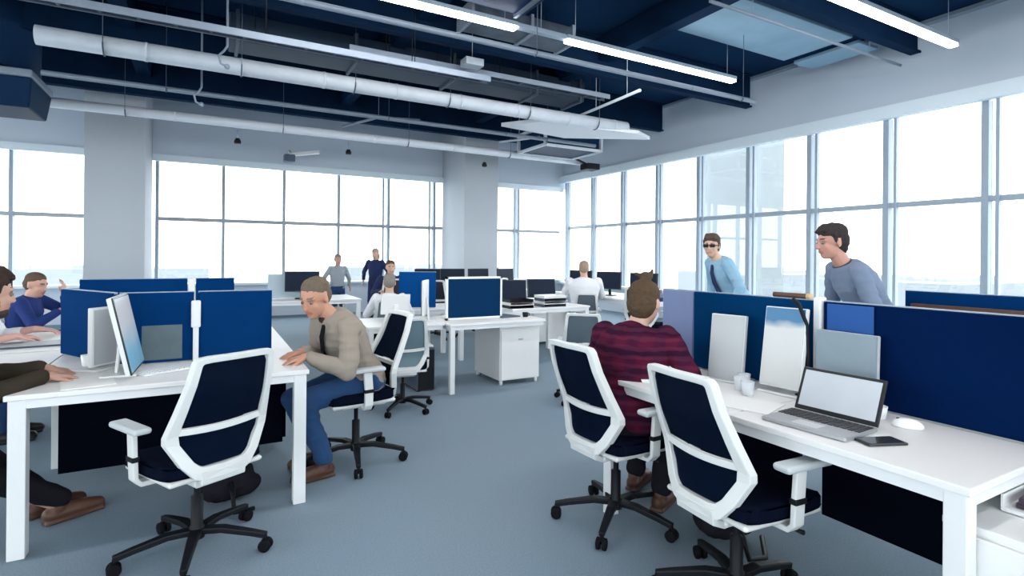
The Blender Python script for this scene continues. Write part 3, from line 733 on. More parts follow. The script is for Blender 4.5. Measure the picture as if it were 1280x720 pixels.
# phone, mouse, cups
t = thing('phone', 'black smartphone lying beside the open laptop', 'phone', (2.05, 1.03, Z), R(-22))
part('body', t, bezel_m, lambda bm: box(bm, (0, 0, 0.005), (0.15, 0.075, 0.009), None, 0.004))
part('display', t, mat('phone_glass', (0.03, 0.035, 0.04), 0.1), lambda bm: box(bm, (0, 0, 0.0098), (0.13, 0.067, 0.001)))
def mouse(x, y, rz, lab):
    def f(bm):
        t2 = bmesh.new(); bmesh.ops.create_uvsphere(t2, u_segments=20, v_segments=12, radius=1)
        for v in t2.verts: v.co = V((v.co.x * 0.032, v.co.y * 0.052, max(v.co.z, -0.25) * 0.028 + 0.008))
        merge(bm, t2)
    t = thing('computer_mouse', lab, 'mouse', (x, y, Z), rz)
    part('shell', t, cup_m, f, smooth=True)
    part('scroll_wheel', t, tray_m, lambda bm: box(bm, (0, 0.03, 0.03), (0.005, 0.012, 0.008), None, 0.002))
mouse(2.33, 1.075, 0.5, 'white computer mouse on the lower right desk')
def cup(x, y, r, h, lab, m=cup_m, handle=True, z=Z):
    t = thing('cup', lab, 'cup', (x, y, z))
    part('bowl', t, m, lambda bm: lathe(bm, (0, 0, 0), [(r * 0.75, 0), (r * 0.8, 0.003), (r, h), (r * 0.93, h), (r * 0.72, 0.006)], 22))
    if handle: part('handle', t, m, lambda bm: tube(bm, [(r * 0.85, 0, h * 0.8), (r * 1.5, 0, h * 0.75), (r * 1.55, 0, h * 0.35), (r * 0.8, 0, h * 0.25)], 0.005, 8))
cup(2.36, 1.195, 0.033, 0.05, 'small white cup beside the computer mouse', )
for (x, y, lab) in ((2.20, 1.68, 'clear plastic cup nearest the chair on the right bench'), (2.25, 1.76, 'clear plastic cup in the middle of the three on the right bench'), (2.33, 1.80, 'clear plastic cup farthest right of the three on the right bench')):
    cup(x, y, 0.030, 0.065, lab, cupglass_m, False)
def paper(x, y, w, d, rz, lab, z=Z, m=paper_m, th=0.004, name='paper_sheet', cat='paper'):
    o = part(name, None, m, lambda bm: box(bm, (0, 0, th / 2), (w, d, th), None, 0.001, 1)); o.location = (x, y, z + 0.0005); o.rotation_euler = (0, 0, rz)
    return tag(o, lab, cat)
paper(2.05, 1.60, 0.22, 0.30, 0.3, 'white paper sheet between the two right chairs and the tall display')
paper(2.02, 2.12, 0.16, 0.22, 0.5, 'white note pad in front of the plaid shirted woman', th=0.015, name='note_pad', cat='note pad')
paper(2.20, 1.98, 0.12, 0.07, 0.2, 'small white gadget box left of the silver display', th=0.025, name='gadget_box', cat='box')
paper(2.16, 2.18, 0.10, 0.07, 0.9, 'small white box near the woman’s right arm', th=0.03, name='gadget_box', cat='box')
# thing resting on the divider
t = thing('document_roll', 'rolled dark wooden tube lying on top of the blue divider', 'roll', (2.50, 1.67, 1.186 + 0.013))
part('tube', t, wood_m, lambda bm: tube(bm, [(0, -0.09, 0), (0, 0.09, 0)], 0.013, 14))
part('cap', t, mat('tan_cap', (0.55, 0.36, 0.18), 0.6), lambda bm: tube(bm, [(0, -0.105, 0), (0, -0.085, 0)], 0.015, 14))
# magazine tray at the corner
t = thing('magazine_tray', 'white tray holding dark purple folders on the corner cabinet', 'tray', (2.315, 0.57, 0.6075), R(0))
part('tray_body', t, leg_m, lambda bm: [box(bm, (0, 0, 0.008), (0.36, 0.32, 0.012), None, 0.004)] + [box(bm, (x, 0, 0.03), (0.006, 0.32, 0.045)) for x in (0.178,)] + [box(bm, (0, y, 0.03), (0.35, 0.006, 0.045)) for y in (0.157, -0.157)])
for k in range(2):
    o = part('folder', None, purple_m, lambda bm: box(bm, (0, 0, 0.008), (0.30, 0.27, 0.016), None, 0.003)); o.location = (2.315, 0.57, 0.6075 + 0.0155 + k * 0.0175); o.rotation_euler = (0, 0, R(1 + 3 * k))
    tag(o, ['lower dark purple folder in the white tray', 'upper dark purple folder in the white tray'][k], 'folder')
# left desk
monitor('leaning white display with a blue picture on the near left desk', -0.37, 3.50, Z, 92, w=0.42, h=0.40, tilt=12, face=bluepic_m, back=monback_m, lift=0.02, bez=0.012, bezm=bezel_m)
tag(part('reflection_card', None, mat('grey_reflection', (0.115, 0.165, 0.185), 0.6, var=0.5, vscale=9), lambda bm: box(bm, (-0.235, 3.75, 0.86), (0.20, 0.006, 0.20), None, 0.002)), 'grey card painted as a reflection on the near left divider', 'card')  # flat grey piece standing in for a reflection on the felt
t = thing('keyboard', 'slim pale keyboard on the near left desk in front of the divider', 'keyboard', (-0.16, 3.50, Z), R(28))
part('board', t, cream_m, lambda bm: box(bm, (0, 0, 0.006), (0.36, 0.13, 0.010), None, 0.004))
part('keys', t, leg_m, lambda bm: [box(bm, (-0.16 + c * 0.0245, -0.045 + r_ * 0.023, 0.013), (0.02, 0.019, 0.004)) for c in range(14) for r_ in range(5)])
paper(-0.52, 3.36, 0.21, 0.29, 0.2, 'white paper sheet beside the bearded man’s hands')
paper(-1.06, 4.85, 0.36, 0.26, 0.1, 'dark flat tablet on the far left desk under the stretched arm', th=0.012, m=mat('slate', (0.05, 0.07, 0.10), 0.4), name='tablet', cat='tablet')
cup(-0.60, 3.86, 0.03, 0.06, 'small white cup behind the bearded man’s hands', cup_m)
monitor('narrow white display behind the leaning one on the near left desk', -0.50, 3.70, Z, 128, w=0.16, h=0.32, tilt=0, face=display_m, back=monback_m, lift=0.02, bezm=monback_m)

# white monitors on the middle desk
monitor('white backed monitor on the middle desk, the left one', 1.66, 5.42, 0.70, 0, w=0.30, h=0.20, tilt=6, lift=0.08)
monitor('white backed monitor on the middle desk, next to the framed divider', 1.97, 5.42, 0.70, -60, w=0.30, h=0.36, tilt=0, lift=0.06)

# ------------------------------------------------------------------ people
def loft(bm, rings, n=20):
    rs = []
    for c, rx, ry, r_, f_ in rings:
        rs.append([bm.verts.new(V(c) + r_ * (rx * math.cos(2 * PI * k / n)) + f_ * (ry * math.sin(2 * PI * k / n))) for k in range(n)])
    for a, b in zip(rs, rs[1:]):
        for k in range(n): bm.faces.new((a[k], a[(k + 1) % n], b[(k + 1) % n], b[k]))
    bm.faces.new(rs[0][::-1]); bm.faces.new(rs[-1])

def solidify(name, bm, m, parent, vox, noise_amp=0.0, nscale=9.0, smooth=4, cut=None):
    """merge overlapping closed shapes into one continuous surface"""
    bmesh.ops.recalc_face_normals(bm, faces=bm.faces)
    me = bpy.data.meshes.new('src'); bm.to_mesh(me); bm.free()
    o = bpy.data.objects.new('src', me); COL.objects.link(o)
    md = o.modifiers.new('r', 'REMESH'); md.mode = 'VOXEL'; md.voxel_size = vox; md.use_smooth_shade = True
    if smooth:
        ms = o.modifiers.new('s', 'SMOOTH'); ms.factor = 0.5; ms.iterations = smooth
    dg = bpy.context.evaluated_depsgraph_get(); dg.update()
    nm = bpy.data.meshes.new_from_object(o.evaluated_get(dg))
    bpy.data.objects.remove(o); bpy.data.meshes.remove(me)
    nm.name = name
    if noise_amp > 0:
        ns = [v.normal.copy() for v in nm.vertices]
        for v, nn in zip(nm.vertices, ns):
            q = v.co * nscale
            k = noise.noise(q) + 0.5 * noise.noise(q * 2.3 + V((3, 1, 7)))
            k2 = 1 - abs(noise.noise(V((q.x * 0.8, q.y * 0.8, q.z * 2.2)) + V((9, 4, 2)))) * 2
            v.co += nn * (noise_amp * (0.8 * k + 0.5 * k2))
    nm.materials.clear()
    for mm in (m if isinstance(m, (list, tuple)) else [m]): nm.materials.append(mm)
    for p in nm.polygons: p.use_smooth = True
    ob = bpy.data.objects.new(name, nm); COL.objects.link(ob); ob.parent = parent
    return ob

def ik(a, w, l1, l2, pole):
    a, w, pole = V(a), V(w), V(pole)
    d = w - a; L = d.length
    if L > (l1 + l2) * 0.995: w = a + d.normalized() * (l1 + l2) * 0.995; d = w - a; L = d.length
    d.normalize(); x = (l1 * l1 - l2 * l2 + L * L) / (2 * L); h = math.sqrt(max(0, l1 * l1 - x * x))
    p = (pole - d * pole.dot(d)).normalized()
    return a + d * x + p * h, w

def hand_geo(bm, w, d, n, side, curl=0.5, vox=0.005):
    """w wrist, d finger direction, n direction the back of the hand faces, side = +1 thumb on +lat"""
    d = V(d).normalized(); n = V(n); n = (n - d * n.dot(d)).normalized(); lat = d.cross(n).normalized() * side
    w = V(w)
    cap(bm, w - d * 0.02, 0.024, w + d * 0.02, 0.024, 10)
    for i, (o, L, r) in enumerate(((0.030, 0.072, 0.0092), (0.010, 0.080, 0.0095), (-0.010, 0.074, 0.0090), (-0.029, 0.058, 0.0082))):
        k = w + d * (0.088 - abs(o - 0.008) * 0.35) + lat * o
        cap(bm, w + d * 0.01 + lat * o * 0.5, 0.016, k, 0.0125, 10)
        a = 0.0; p = k; dirv = (d + lat * o * 1.2).normalized()
        for j, fr in enumerate((0.45, 0.32, 0.23)):
            a += curl * (0.55 + 0.25 * j + 0.06 * i)
            v = dirv * math.cos(a) - n * math.sin(a)
            q = p + v * (L * fr); cap(bm, p, r * (1 - 0.07 * j), q, r * (0.95 - 0.09 * j), 8); p = q
    cap(bm, w + d * 0.012 + lat * 0.012, 0.017, w + d * 0.04 + lat * 0.036 - n * 0.008, 0.013, 8)
    t1 = w + d * 0.04 + lat * 0.036 - n * 0.008; t2 = t1 + (d * 0.7 + lat * 0.6 - n * 0.35 * curl).normalized() * 0.035
    t3 = t2 + (d * 0.95 + lat * 0.1 - n * 0.5 * curl).normalized() * 0.028
    cap(bm, t1, 0.0115, t2, 0.0105, 8); cap(bm, t2, 0.0105, t3, 0.0088, 8)

def figure(label, loc, heading, pel, sh, head, look, wr, hd, hn, ank, el_pole=((-0.6, -0.5, -0.6), (0.6, -0.5, -0.6)), knee_pole=(0, 1, 0.15),
           skin=(0.62, 0.36, 0.26), hair=(0.06, 0.04, 0.03), shirt=None, trous=None, shoe=None, vox=0.006, S=1.0, wide=1.0, hairfn=None,
           extras=None, curl=0.45, sleeve=1.0, group=None, tilt=0.0, eyes=True, folds=0.006):
    t = thing('person', label, 'person', loc, -R(heading), group)
    t.scale = (S, S, S)
    pel, sh, head = V(pel), V(sh), V(head); look = V(look).normalized()
    X = V((1, 0, 0))
    spine = (sh - pel); up = spine.normalized(); sx = (X - up * X.dot(up)).normalized(); fw = up.cross(sx).normalized() * 1.0
    if fw.y < 0: fw = -fw
    skm = mat('skin_%.2f_%.2f' % (skin[0], skin[1]), skin, 0.55, var=0.12, vscale=14)
    hm = mat('hair_%.2f_%.2f' % (hair[0], hair[1]), tuple(c * 0.8 for c in hair), 0.85, spec=0.1, col2=tuple(min(1, c * 1.4) for c in hair), vscale=45, bump=0.5, bscale=90)
    shl = sh - sx * 0.165 * wide; shr = sh + sx * 0.165 * wide
    joints = []
    for s_, w_, po in ((shl, wr[0], el_pole[0]), (shr, wr[1], el_pole[1])):
        e, w2 = ik(s_, w_, 0.285, 0.255, po); joints.append((s_, e, w2))
    hips = [pel + V((-0.09, 0, -0.01)), pel + V((0.09, 0, -0.01))]
    legs = []
    for h, a in zip(hips, ank):
        kn, a2 = ik(h, a, 0.43, 0.41, knee_pole); legs.append((h, kn, a2))
    def torso(bm, g):
        def c(f, fo=0.0): return pel + spine * f + fw * fo
        loft(bm, [(c(-0.20), 0.10 * wide + g, 0.08 + g, sx, fw), (c(-0.10, -0.01), 0.155 * wide + g, 0.115 + g, sx, fw), (c(0.06, -0.01), 0.165 * wide + g, 0.12 + g, sx, fw), (c(0.30), 0.142 * wide + g, 0.105 + g, sx, fw),
                  (c(0.55, -0.005), 0.155 * wide + g, 0.118 + g, sx, fw), (c(0.78, -0.005), 0.172 * wide + g, 0.122 + g, sx, fw), (c(0.95, -0.01), 0.165 * wide + g, 0.10 + g, sx, fw), (c(1.06, -0.01), 0.115 * wide + g, 0.075 + g, sx, fw), (c(1.12), 0.06 + g, 0.055 + g, sx, fw)])
        for s_ in (shl, shr): ball(bm, s_ - up * 0.025, 0.054 + g)
    nb = sh + up * 0.03
    # head frame
    F_ = look; Rr = F_.cross(V((0, 0, 1))).normalized(); U = Rr.cross(F_).normalized()
    if tilt: 
        q = Matrix.Rotation(R(tilt), 3, F_); Rr = q @ Rr; U = q @ U
    HM = Matrix((Rr, F_, U)).transposed().to_4x4()
    def H(x, y, z): return head + Rr * x + F_ * y + U * z
    bm = bmesh.new()
    torso(bm, 0)
    cap(bm, nb - up * 0.02, 0.060, H(0, -0.015, -0.05), 0.052)
    ball(bm, H(0, -0.010, 0.030), (0.076, 0.097, 0.088), HM, 3)
    ball(bm, H(0, 0.022, -0.030), (0.061, 0.072, 0.086), HM, 3)
    ball(bm, H(0, 0.045, -0.085), (0.036, 0.042, 0.030), HM, 2)
    for s_ in (-1, 1):
        ball(bm, H(s_ * 0.032, 0.060, -0.025), (0.026, 0.026, 0.026), HM, 2)
        ball(bm, H(s_ * 0.077, -0.008, -0.005), (0.010, 0.020, 0.031), HM @ Matrix.Rotation(R(s_ * -15), 4, 'Z'), 2)
        cap(bm, H(s_ * 0.012, 0.088, 0.030), 0.010, H(s_ * 0.045, 0.074, 0.028), 0.009, 8)
        ball(bm, H(s_ * 0.009, 0.100, -0.030), 0.008, HM, 1)
    cap(bm, H(0, 0.088, 0.018), 0.009, H(0, 0.107, -0.026), 0.012, 10)
    cap(bm, H(-0.016, 0.086, -0.055), 0.007, H(0.016, 0.086, -0.055), 0.007, 8)
    cap(bm, H(-0.012, 0.084, -0.066), 0.0075, H(0.012, 0.084, -0.066), 0.0075, 8)
    for i, (s_, e, w_) in enumerate(joints):
        cap(bm, s_, 0.047, e, 0.038); cap(bm, e, 0.038, w_, 0.025)
        if hd[i] is not None: hand_geo(bm, w_ + V(hd[i]).normalized() * 0.015, hd[i], hn[i], (-1 if i == 0 else 1), curl)
    for h, k, a in legs:
        cap(bm, h, 0.080, k, 0.052); cap(bm, k, 0.052, a, 0.036)
    body = solidify('body', bm, skm, t, vox, smooth=3)
    lipm = mat('lip_%.2f' % skin[0], tuple(c * f for c, f in zip(skin, (0.78, 0.55, 0.55))), 0.5)
    body.data.materials.append(lipm); body.data.materials.append(mat('brow_%.2f' % hair[0], tuple(min(1, c * 1.2) for c in hair), 0.8))
    Hinv = Matrix.Translation(head) @ HM; Hinv = Hinv.inverted()
    for p in body.data.polygons:
        q = Hinv @ p.center
        if abs(q.x) < 0.024 and -0.072 < q.z < -0.050 and q.y > 0.075: p.material_index = 1
        elif 0.014 < abs(q.x) < 0.048 and 0.030 < q.z < 0.040 and q.y > 0.055: p.material_index = 2
    if eyes:
        for s_ in (-1, 1):
            e = bmesh.new(); ball(e, H(s_ * 0.031, 0.0785, 0.006), 0.0115, None, 2)
            for f in e.faces: f.material_index = 0
            t2 = bmesh.new(); ball(t2, H(s_ * 0.031, 0.0862, 0.004), 0.0055, None, 2)
            for f in t2.faces: f.material_index = 1
            merge(e, t2)
            link('eye', e, [mat('eye_white', (0.20, 0.17, 0.15), 0.8, spec=0.1), mat('iris', (0.03, 0.02, 0.015), 0.2)], t, True)
    # hair
    bm = bmesh.new()
    if hairfn: hairfn(bm, H, HM)
    else:
        ball(bm, H(0, -0.022, 0.062), (0.079, 0.094, 0.070), HM, 3)
        ball(bm, H(0, -0.050, 0.012), (0.077, 0.068, 0.082), HM, 3)
    solidify('hair', bm, hm, t, max(vox, 0.006), 0.004, 40, 2)
    # shirt
    if shirt is not None:
        bm = bmesh.new(); torso(bm, 0.014)
        for s_, e, w_ in joints:
            end = e + (w_ - e) * (0.93 * sleeve) if sleeve > 0.3 else e
            cap(bm, s_, 0.062, e, 0.050); cap(bm, e, 0.050, end, 0.037)
        loft(bm, [(nb - up * 0.02, 0.075, 0.07, sx, fw), (nb + up * 0.028, 0.066, 0.064, sx, fw)])
        solidify('shirt', bm, shirt, t, max(vox, 0.007), folds, 8, 3)
    if trous is not None:
        bm = bmesh.new()
        loft(bm, [(pel - up * 0.10, 0.13 * wide, 0.11, sx, fw), (pel - up * 0.03, 0.172 * wide, 0.13, sx, fw), (pel + up * 0.07, 0.168 * wide, 0.128, sx, fw)])
        for h, k, a in legs:
            cap(bm, h, 0.094, k, 0.066); cap(bm, k, 0.066, a + V((0, 0, 0.03)), 0.052)
        solidify('trousers', bm, trous, t, max(vox, 0.008), folds, 7, 3)
    if shoe is not None:
        for (h, k, a) in legs:
            bm = bmesh.new(); fl = (a - k); f2 = V((0, 1, 0)); base = a.z
            hz0 = a + V((0, -0.035, -base + 0.045)); 
            cap(bm, hz0, 0.040, a + V((0, 0.08, -base + 0.045)), 0.044); cap(bm, a + V((0, 0.08, -base + 0.045)), 0.044, a + V((0, 0.165, -base + 0.036)), 0.034)
            cap(bm, a + V((0, -0.01, -0.02)), 0.042, a + V((0, 0, 0.03)), 0.038)
            box(bm, a + V((0, 0.06, -base + 0.012)), (0.08, 0.26, 0.018), None, 0.008)
            solidify('shoe', bm, shoe, t, max(vox, 0.006), 0, 1, 2)
    if extras: extras(t, H, HM, dict(nb=nb, up=up, fw=fw, sx=sx, pel=pel, sh=sh, spine=spine))
    return t
def local(loc, heading):
    """world point -> the figure's own frame"""
    M = (Matrix.Translation(loc) @ Matrix.Rotation(-R(heading), 4, 'Z')).inverted()
    return lambda x, y, z: M @ V((x, y, z))

beige_m = mat('beige_jacket', (0.33, 0.27, 0.215), 0.9, spec=0.1, col2=(0.26, 0.235, 0.21), vscale=5)
greyshirt_m = mat('grey_shirt', (0.30, 0.33, 0.36), 0.9)
denim_m = mat('blue_denim', (0.012, 0.06, 0.17), 0.9, var=0.4, vscale=12)
dark_m = mat('dark_cloth', (0.016, 0.016, 0.022), 0.9, spec=0.02, var=0.3, vscale=8)
brown_m = mat('brown_leather', (0.09, 0.035, 0.02), 0.5, var=0.3)
wine_m = mat('wine_cloth', (0.05, 0.018, 0.03), 0.9, var=0.3)
blackshoe_m = mat('black_shoe', (0.012, 0.012, 0.014), 0.4)
blueshirt_m = mat('light_blue_shirt', (0.19, 0.35, 0.48), 0.85, spec=0.1, col2=(0.32, 0.49, 0.62), vscale=6)
steelshirt_m = mat('grey_blue_shirt', (0.13, 0.175, 0.26), 0.9, spec=0.1, col2=(0.21, 0.25, 0.33), vscale=6)
navycloth_m = mat('navy_cloth', (0.010, 0.022, 0.10), 0.9, var=0.4)
whitecloth_m = mat('white_cloth', (0.74, 0.75, 0.78), 0.9, var=0.06)
olive_m = mat('dark_olive_sweater', (0.030, 0.026, 0.022), 0.95, spec=0.02, col2=(0.055, 0.042, 0.030), vscale=7)

# man in beige, seated by the left desk
loc = (0.86, 3.68, 0); hd_ = -103
L = local(loc, hd_)
hw = (L(0.455, 3.62, 0.775), L(0.46, 3.40, 0.775))   # right hand is nearer the camera? wrists
def beige_extra(t, H, HM, k):
    # dark lapel lines and an inner dark collar
    nb, up, fw, sx, pel, sh, spine = (k[x] for x in ('nb', 'up', 'fw', 'sx', 'pel', 'sh', 'spine'))
    bm = bmesh.new()
    pts = [nb + fw * 0.055 + up * 0.02 + sx * (-0.02), sh + fw * 0.128 - up * 0.04 - sx * 0.03, sh + fw * 0.150 - up * 0.12 - sx * 0.015, sh + fw * 0.150 - up * 0.2]
    strip(bm, pts, [0.03, 0.045, 0.04, 0.03], sx, 0.008)
    link('lapel', bm, dark_m, t)
    bm = bmesh.new(); ball(bm, nb + fw * 0.058 + up * 0.020, (0.036, 0.028, 0.03), None, 2); link('scarf_knot', bm, mat('dark_red_scarf', (0.035, 0.012, 0.014), 0.9), t)
figure('man in a beige jacket leaning forward at the end of the near left desk', loc, hd_, (0, -0.04, 0.555), (-0.04, 0.17, 0.955), (-0.05, 0.30, 1.105), (-0.50, 0.85, -0.36),
       [L(0.52, 3.40, 0.775), L(0.53, 3.60, 0.775)], [L(0.30, 3.40, 0.73) - L(0.52, 3.42, 0.765), L(0.30, 3.54, 0.73) - L(0.53, 3.60, 0.765)], [(0, 0, 1), (0, 0, 1)],
       [(-0.12, 0.27, 0.09), (0.12, 0.20, 0.09)], skin=(0.52, 0.26, 0.17), hair=(0.13, 0.10, 0.075), shirt=beige_m, trous=denim_m, shoe=brown_m, vox=0.005, wide=1.2, extras=beige_extra, curl=0.35, folds=0.013)
# woman in plaid, seated on the right
loc = (1.93, 2.23, 0); hd_ = 66; L = local(loc, hd_)
def bun(bm, H, HM):
    ball(bm, H(0, -0.022, 0.050), (0.083, 0.099, 0.080), HM, 3)
    ball(bm, H(0, -0.045, -0.005), (0.081, 0.075, 0.092), HM, 3)
    ball(bm, H(0.0, -0.02, 0.145), (0.036, 0.034, 0.028), HM, 2)
    cap(bm, H(-0.02, -0.03, 0.145), 0.014, H(-0.05, -0.04, 0.155), 0.010, 8); cap(bm, H(0.02, -0.01, 0.15), 0.014, H(0.03, -0.01, 0.185), 0.009, 8)
def plaid_extra(t, H, HM, k):
    nb, up, fw, sx = (k[x] for x in ('nb', 'up', 'fw', 'sx'))
    bm = bmesh.new(); 
    loft(bm, [(nb - up * 0.03, 0.088, 0.086, sx, fw), (nb + up * 0.012, 0.078, 0.078, sx, fw), (nb + up * 0.018, 0.070, 0.068, sx, fw)])
    link('collar', bm, mat('pale_pink_collar', (0.35, 0.16, 0.20), 0.9), t, True)
figure('woman in a burgundy plaid shirt with her hair in a topknot, seen from behind', loc, hd_, (0, 0.0, 0.535), (0.0, 0.13, 0.955), (0.03, 0.19, 1.125), (0.02, 1, -0.22),
       [(-0.17, 0.38, 0.76), (0.22, 0.34, 0.765)], [(0.25, 0.9, -0.1), (-0.3, 0.9, -0.1)], [(0, 0, 1), (0, 0, 1)],
       [(-0.1, 0.38, 0.09), (0.12, 0.22, 0.09)], skin=(0.62, 0.38, 0.29), hair=(0.075, 0.048, 0.03), shirt=plaid_m, trous=dark_m, shoe=brown_m, vox=0.006, wide=1.12, hairfn=bun, extras=plaid_extra, folds=0.013, eyes=False)
# standing man, grey blue shirt, far side of the right bench
def short_hair(bm, H, HM):
    ball(bm, H(0, -0.020, 0.068), (0.083, 0.100, 0.076), HM, 3); ball(bm, H(0, -0.052, 0.012), (0.080, 0.068, 0.088), HM, 3)
    ball(bm, H(0, -0.060, -0.045), (0.058, 0.042, 0.050), HM, 3)
    for s_ in (-1, 1): cap(bm, H(s_ * 0.073, 0.012, 0.060), 0.018, H(s_ * 0.073, 0.010, 0.002), 0.007, 8)
    for x in (-0.04, -0.013, 0.013, 0.04): cap(bm, H(x, 0.02, 0.118), 0.026, H(x * 1.15, 0.068, 0.088), 0.015, 8)
def collar_dark(t, H, HM, k):
    nb, up, fw, sx = (k[x] for x in ('nb', 'up', 'fw', 'sx'))
    bm = bmesh.new(); loft(bm, [(nb - up * 0.005, 0.074, 0.073, sx, fw), (nb + up * 0.032, 0.068, 0.067, sx, fw)])
    link('collar', bm, mat('dark_collar', (0.05, 0.04, 0.06), 0.8), t, True)
figure('man in a grey blue shirt leaning forward behind the right dividers', (4.14, 2.17, 0), -62, (0, -0.1, 0.90), (0, 0.16, 1.30), (0, 0.27, 1.495), (0, 1, -0.12),
       [(-0.20, 0.30, 0.86), (0.20, 0.24, 0.86)], [(0, 0.4, -0.8), (0, 0.4, -0.8)], [(-0.8, 0.3, 0.2), (0.8, 0.3, 0.2)], [(-0.12, -0.05, 0.09), (0.12, -0.02, 0.09)],
       skin=(0.50, 0.25, 0.19), hair=(0.035, 0.028, 0.028), shirt=steelshirt_m, trous=dark_m, shoe=blackshoe_m, vox=0.006, hairfn=short_hair, extras=collar_dark, wide=0.86, folds=0.01, knee_pole=(0, 1, 0))
# standing man, light blue shirt and tie
def tie_extra(t, H, HM, k):
    nb, up, fw, sx, pel, sh, spine = (k[x] for x in ('nb', 'up', 'fw', 'sx', 'pel', 'sh', 'spine'))
    bm = bmesh.new(); strip(bm, [nb + fw * 0.075 + up * 0.0, sh + fw * 0.125 - up * 0.04, sh + fw * 0.150 - up * 0.15, sh + fw * 0.150 - up * 0.36], [0.035, 0.045, 0.06, 0.075], sx, 0.012)
    link('necktie', bm, navycloth_m, t)
    bm = bmesh.new()
    for s_ in (-1, 1): box(bm, H(s_ * 0.034, 0.105, 0.010), (0.052, 0.008, 0.034), HM, 0.004)
    box(bm, H(0, 0.108, 0.016), (0.02, 0.006, 0.006), HM)
    for s_ in (-1, 1): bar(bm, H(s_ * 0.062, 0.10, 0.014), H(s_ * 0.084, 0.0, 0.010), 0.006, 0.01)
    link('glasses', bm, black_m, t)
figure('man in a light blue shirt, dark tie and dark glasses', (4.86, 3.98, 0), -75, (0, -0.14, 0.90), (0, 0.10, 1.32), (0, 0.19, 1.50), (-0.7, 0.8, -0.05),
       [(-0.22, 0.12, 0.84), (0.22, 0.05, 0.84)], [(0, 0.3, -0.9), (0, 0.3, -0.9)], [(-0.8, 0.5, 0), (0.8, 0.5, 0)], [(-0.12, -0.1, 0.09), (0.12, 0.05, 0.09)],
       skin=(0.60, 0.38, 0.28), hair=(0.08, 0.055, 0.045), shirt=blueshirt_m, trous=navycloth_m, shoe=blackshoe_m, vox=0.007, hairfn=short_hair, extras=tie_extra, wide=0.85, folds=0.009, knee_pole=(0, 1, 0))
# bearded man at the left edge
def beard(t, H, HM, k):
    bm = bmesh.new(); ball(bm, H(0, 0.040, -0.082), (0.048, 0.052, 0.036), HM, 3)
    for s_ in (-1, 1): ball(bm, H(s_ * 0.052, 0.005, -0.05), (0.016, 0.03, 0.045), HM, 2)
    solidify('beard', bm, mat('beard_brown', (0.05, 0.03, 0.025), 0.9, var=0.4, vscale=60), t, 0.005, 0.003, 45, 1)
loc = (-1.20, 3.34, 0); hd_ = 62; L = local(loc, hd_)
figure('bearded man in a dark sweater at the left edge with his forearms on the desk', loc, hd_, (0, -0.12, 0.555), (0.02, 0.16, 1.00), L(-0.925, 3.48, 1.175), L(-0.75, 3.62, 1.15) - L(-0.925, 3.48, 1.175),
       [L(-0.74, 3.60, 0.785), L(-0.70, 3.42, 0.775)], [L(-0.62, 3.60, 0.75) - L(-0.74, 3.60, 0.785), L(-0.55, 3.50, 0.745) - L(-0.70, 3.42, 0.775)], [(0, 0, 1), (0, 0, 1)],
       [L(-0.76, 3.68, 0.09), L(-0.66, 3.56, 0.09)], skin=(0.50, 0.28, 0.21), hair=(0.035, 0.022, 0.018), shirt=olive_m, trous=dark_m, shoe=brown_m, vox=0.005, extras=beard, hairfn=short_hair, curl=0.5)
chx = dup(chair, 'white framed office chair under the bearded man at the left edge'); put(chx, -1.28, 3.28, 62)
# person whose arm reaches in from the left
loc = (-1.70, 5.25, 0); hd_ = 84; L = local(loc, hd_)
figure('person in a white shirt reaching an arm across the far left desk', loc, hd_, (0, 0.0, 0.555), (0.0, 0.22, 0.98), (0, 0.3, 1.16), (0.3, 1, -0.2),
       [L(-1.16, 5.42, 0.79), L(-1.20, 5.08, 0.78)], [L(-0.9, 5.45, 0.75) - L(-1.16, 5.42, 0.79), L(-1.0, 5.14, 0.75) - L(-1.20, 5.08, 0.78)], [(0, 0, 1), (0, 0, 1)],
       [(-0.1, 0.42, 0.09), (0.12, 0.4, 0.09)], skin=(0.66, 0.38, 0.32), hair=(0.06, 0.04, 0.03), shirt=whitecloth_m, trous=denim_m, shoe=blackshoe_m, vox=0.007, sleeve=0.6)
# third person on the left, navy vest
loc = (-1.68, 7.20, 0); hd_ = 100; L = local(loc, hd_)
figure('seated person with raised hand at the far left behind a blue chair back', loc, hd_, (0, 0, 0.50), (0.02, 0.10, 0.88), (0.02, 0.16, 1.04), (0.4, 1, -0.25),
       [(-0.05, 0.36, 0.94), (0.16, 0.42, 0.80)], [(0.2, 0.1, 0.8), (0, 1, -0.1)], [(0, 1, 0), (0, 0, 1)],
       [(-0.1, 0.42, 0.09), (0.12, 0.4, 0.09)], skin=(0.62, 0.34, 0.26), hair=(0.11, 0.07, 0.05), shirt=mat('vivid_navy_cloth', (0.008, 0.03, 0.16), 0.9), trous=denim_m, shoe=blackshoe_m, vox=0.010, sleeve=0.9, eyes=False)
bc = make_chair('blue backed office chair under the seated person at the far left', mesh=mat('bright_navy_mesh', (0.008, 0.03, 0.16), 0.8), arms=False)
put(bc, -1.68, 7.18, 98, s=0.95)
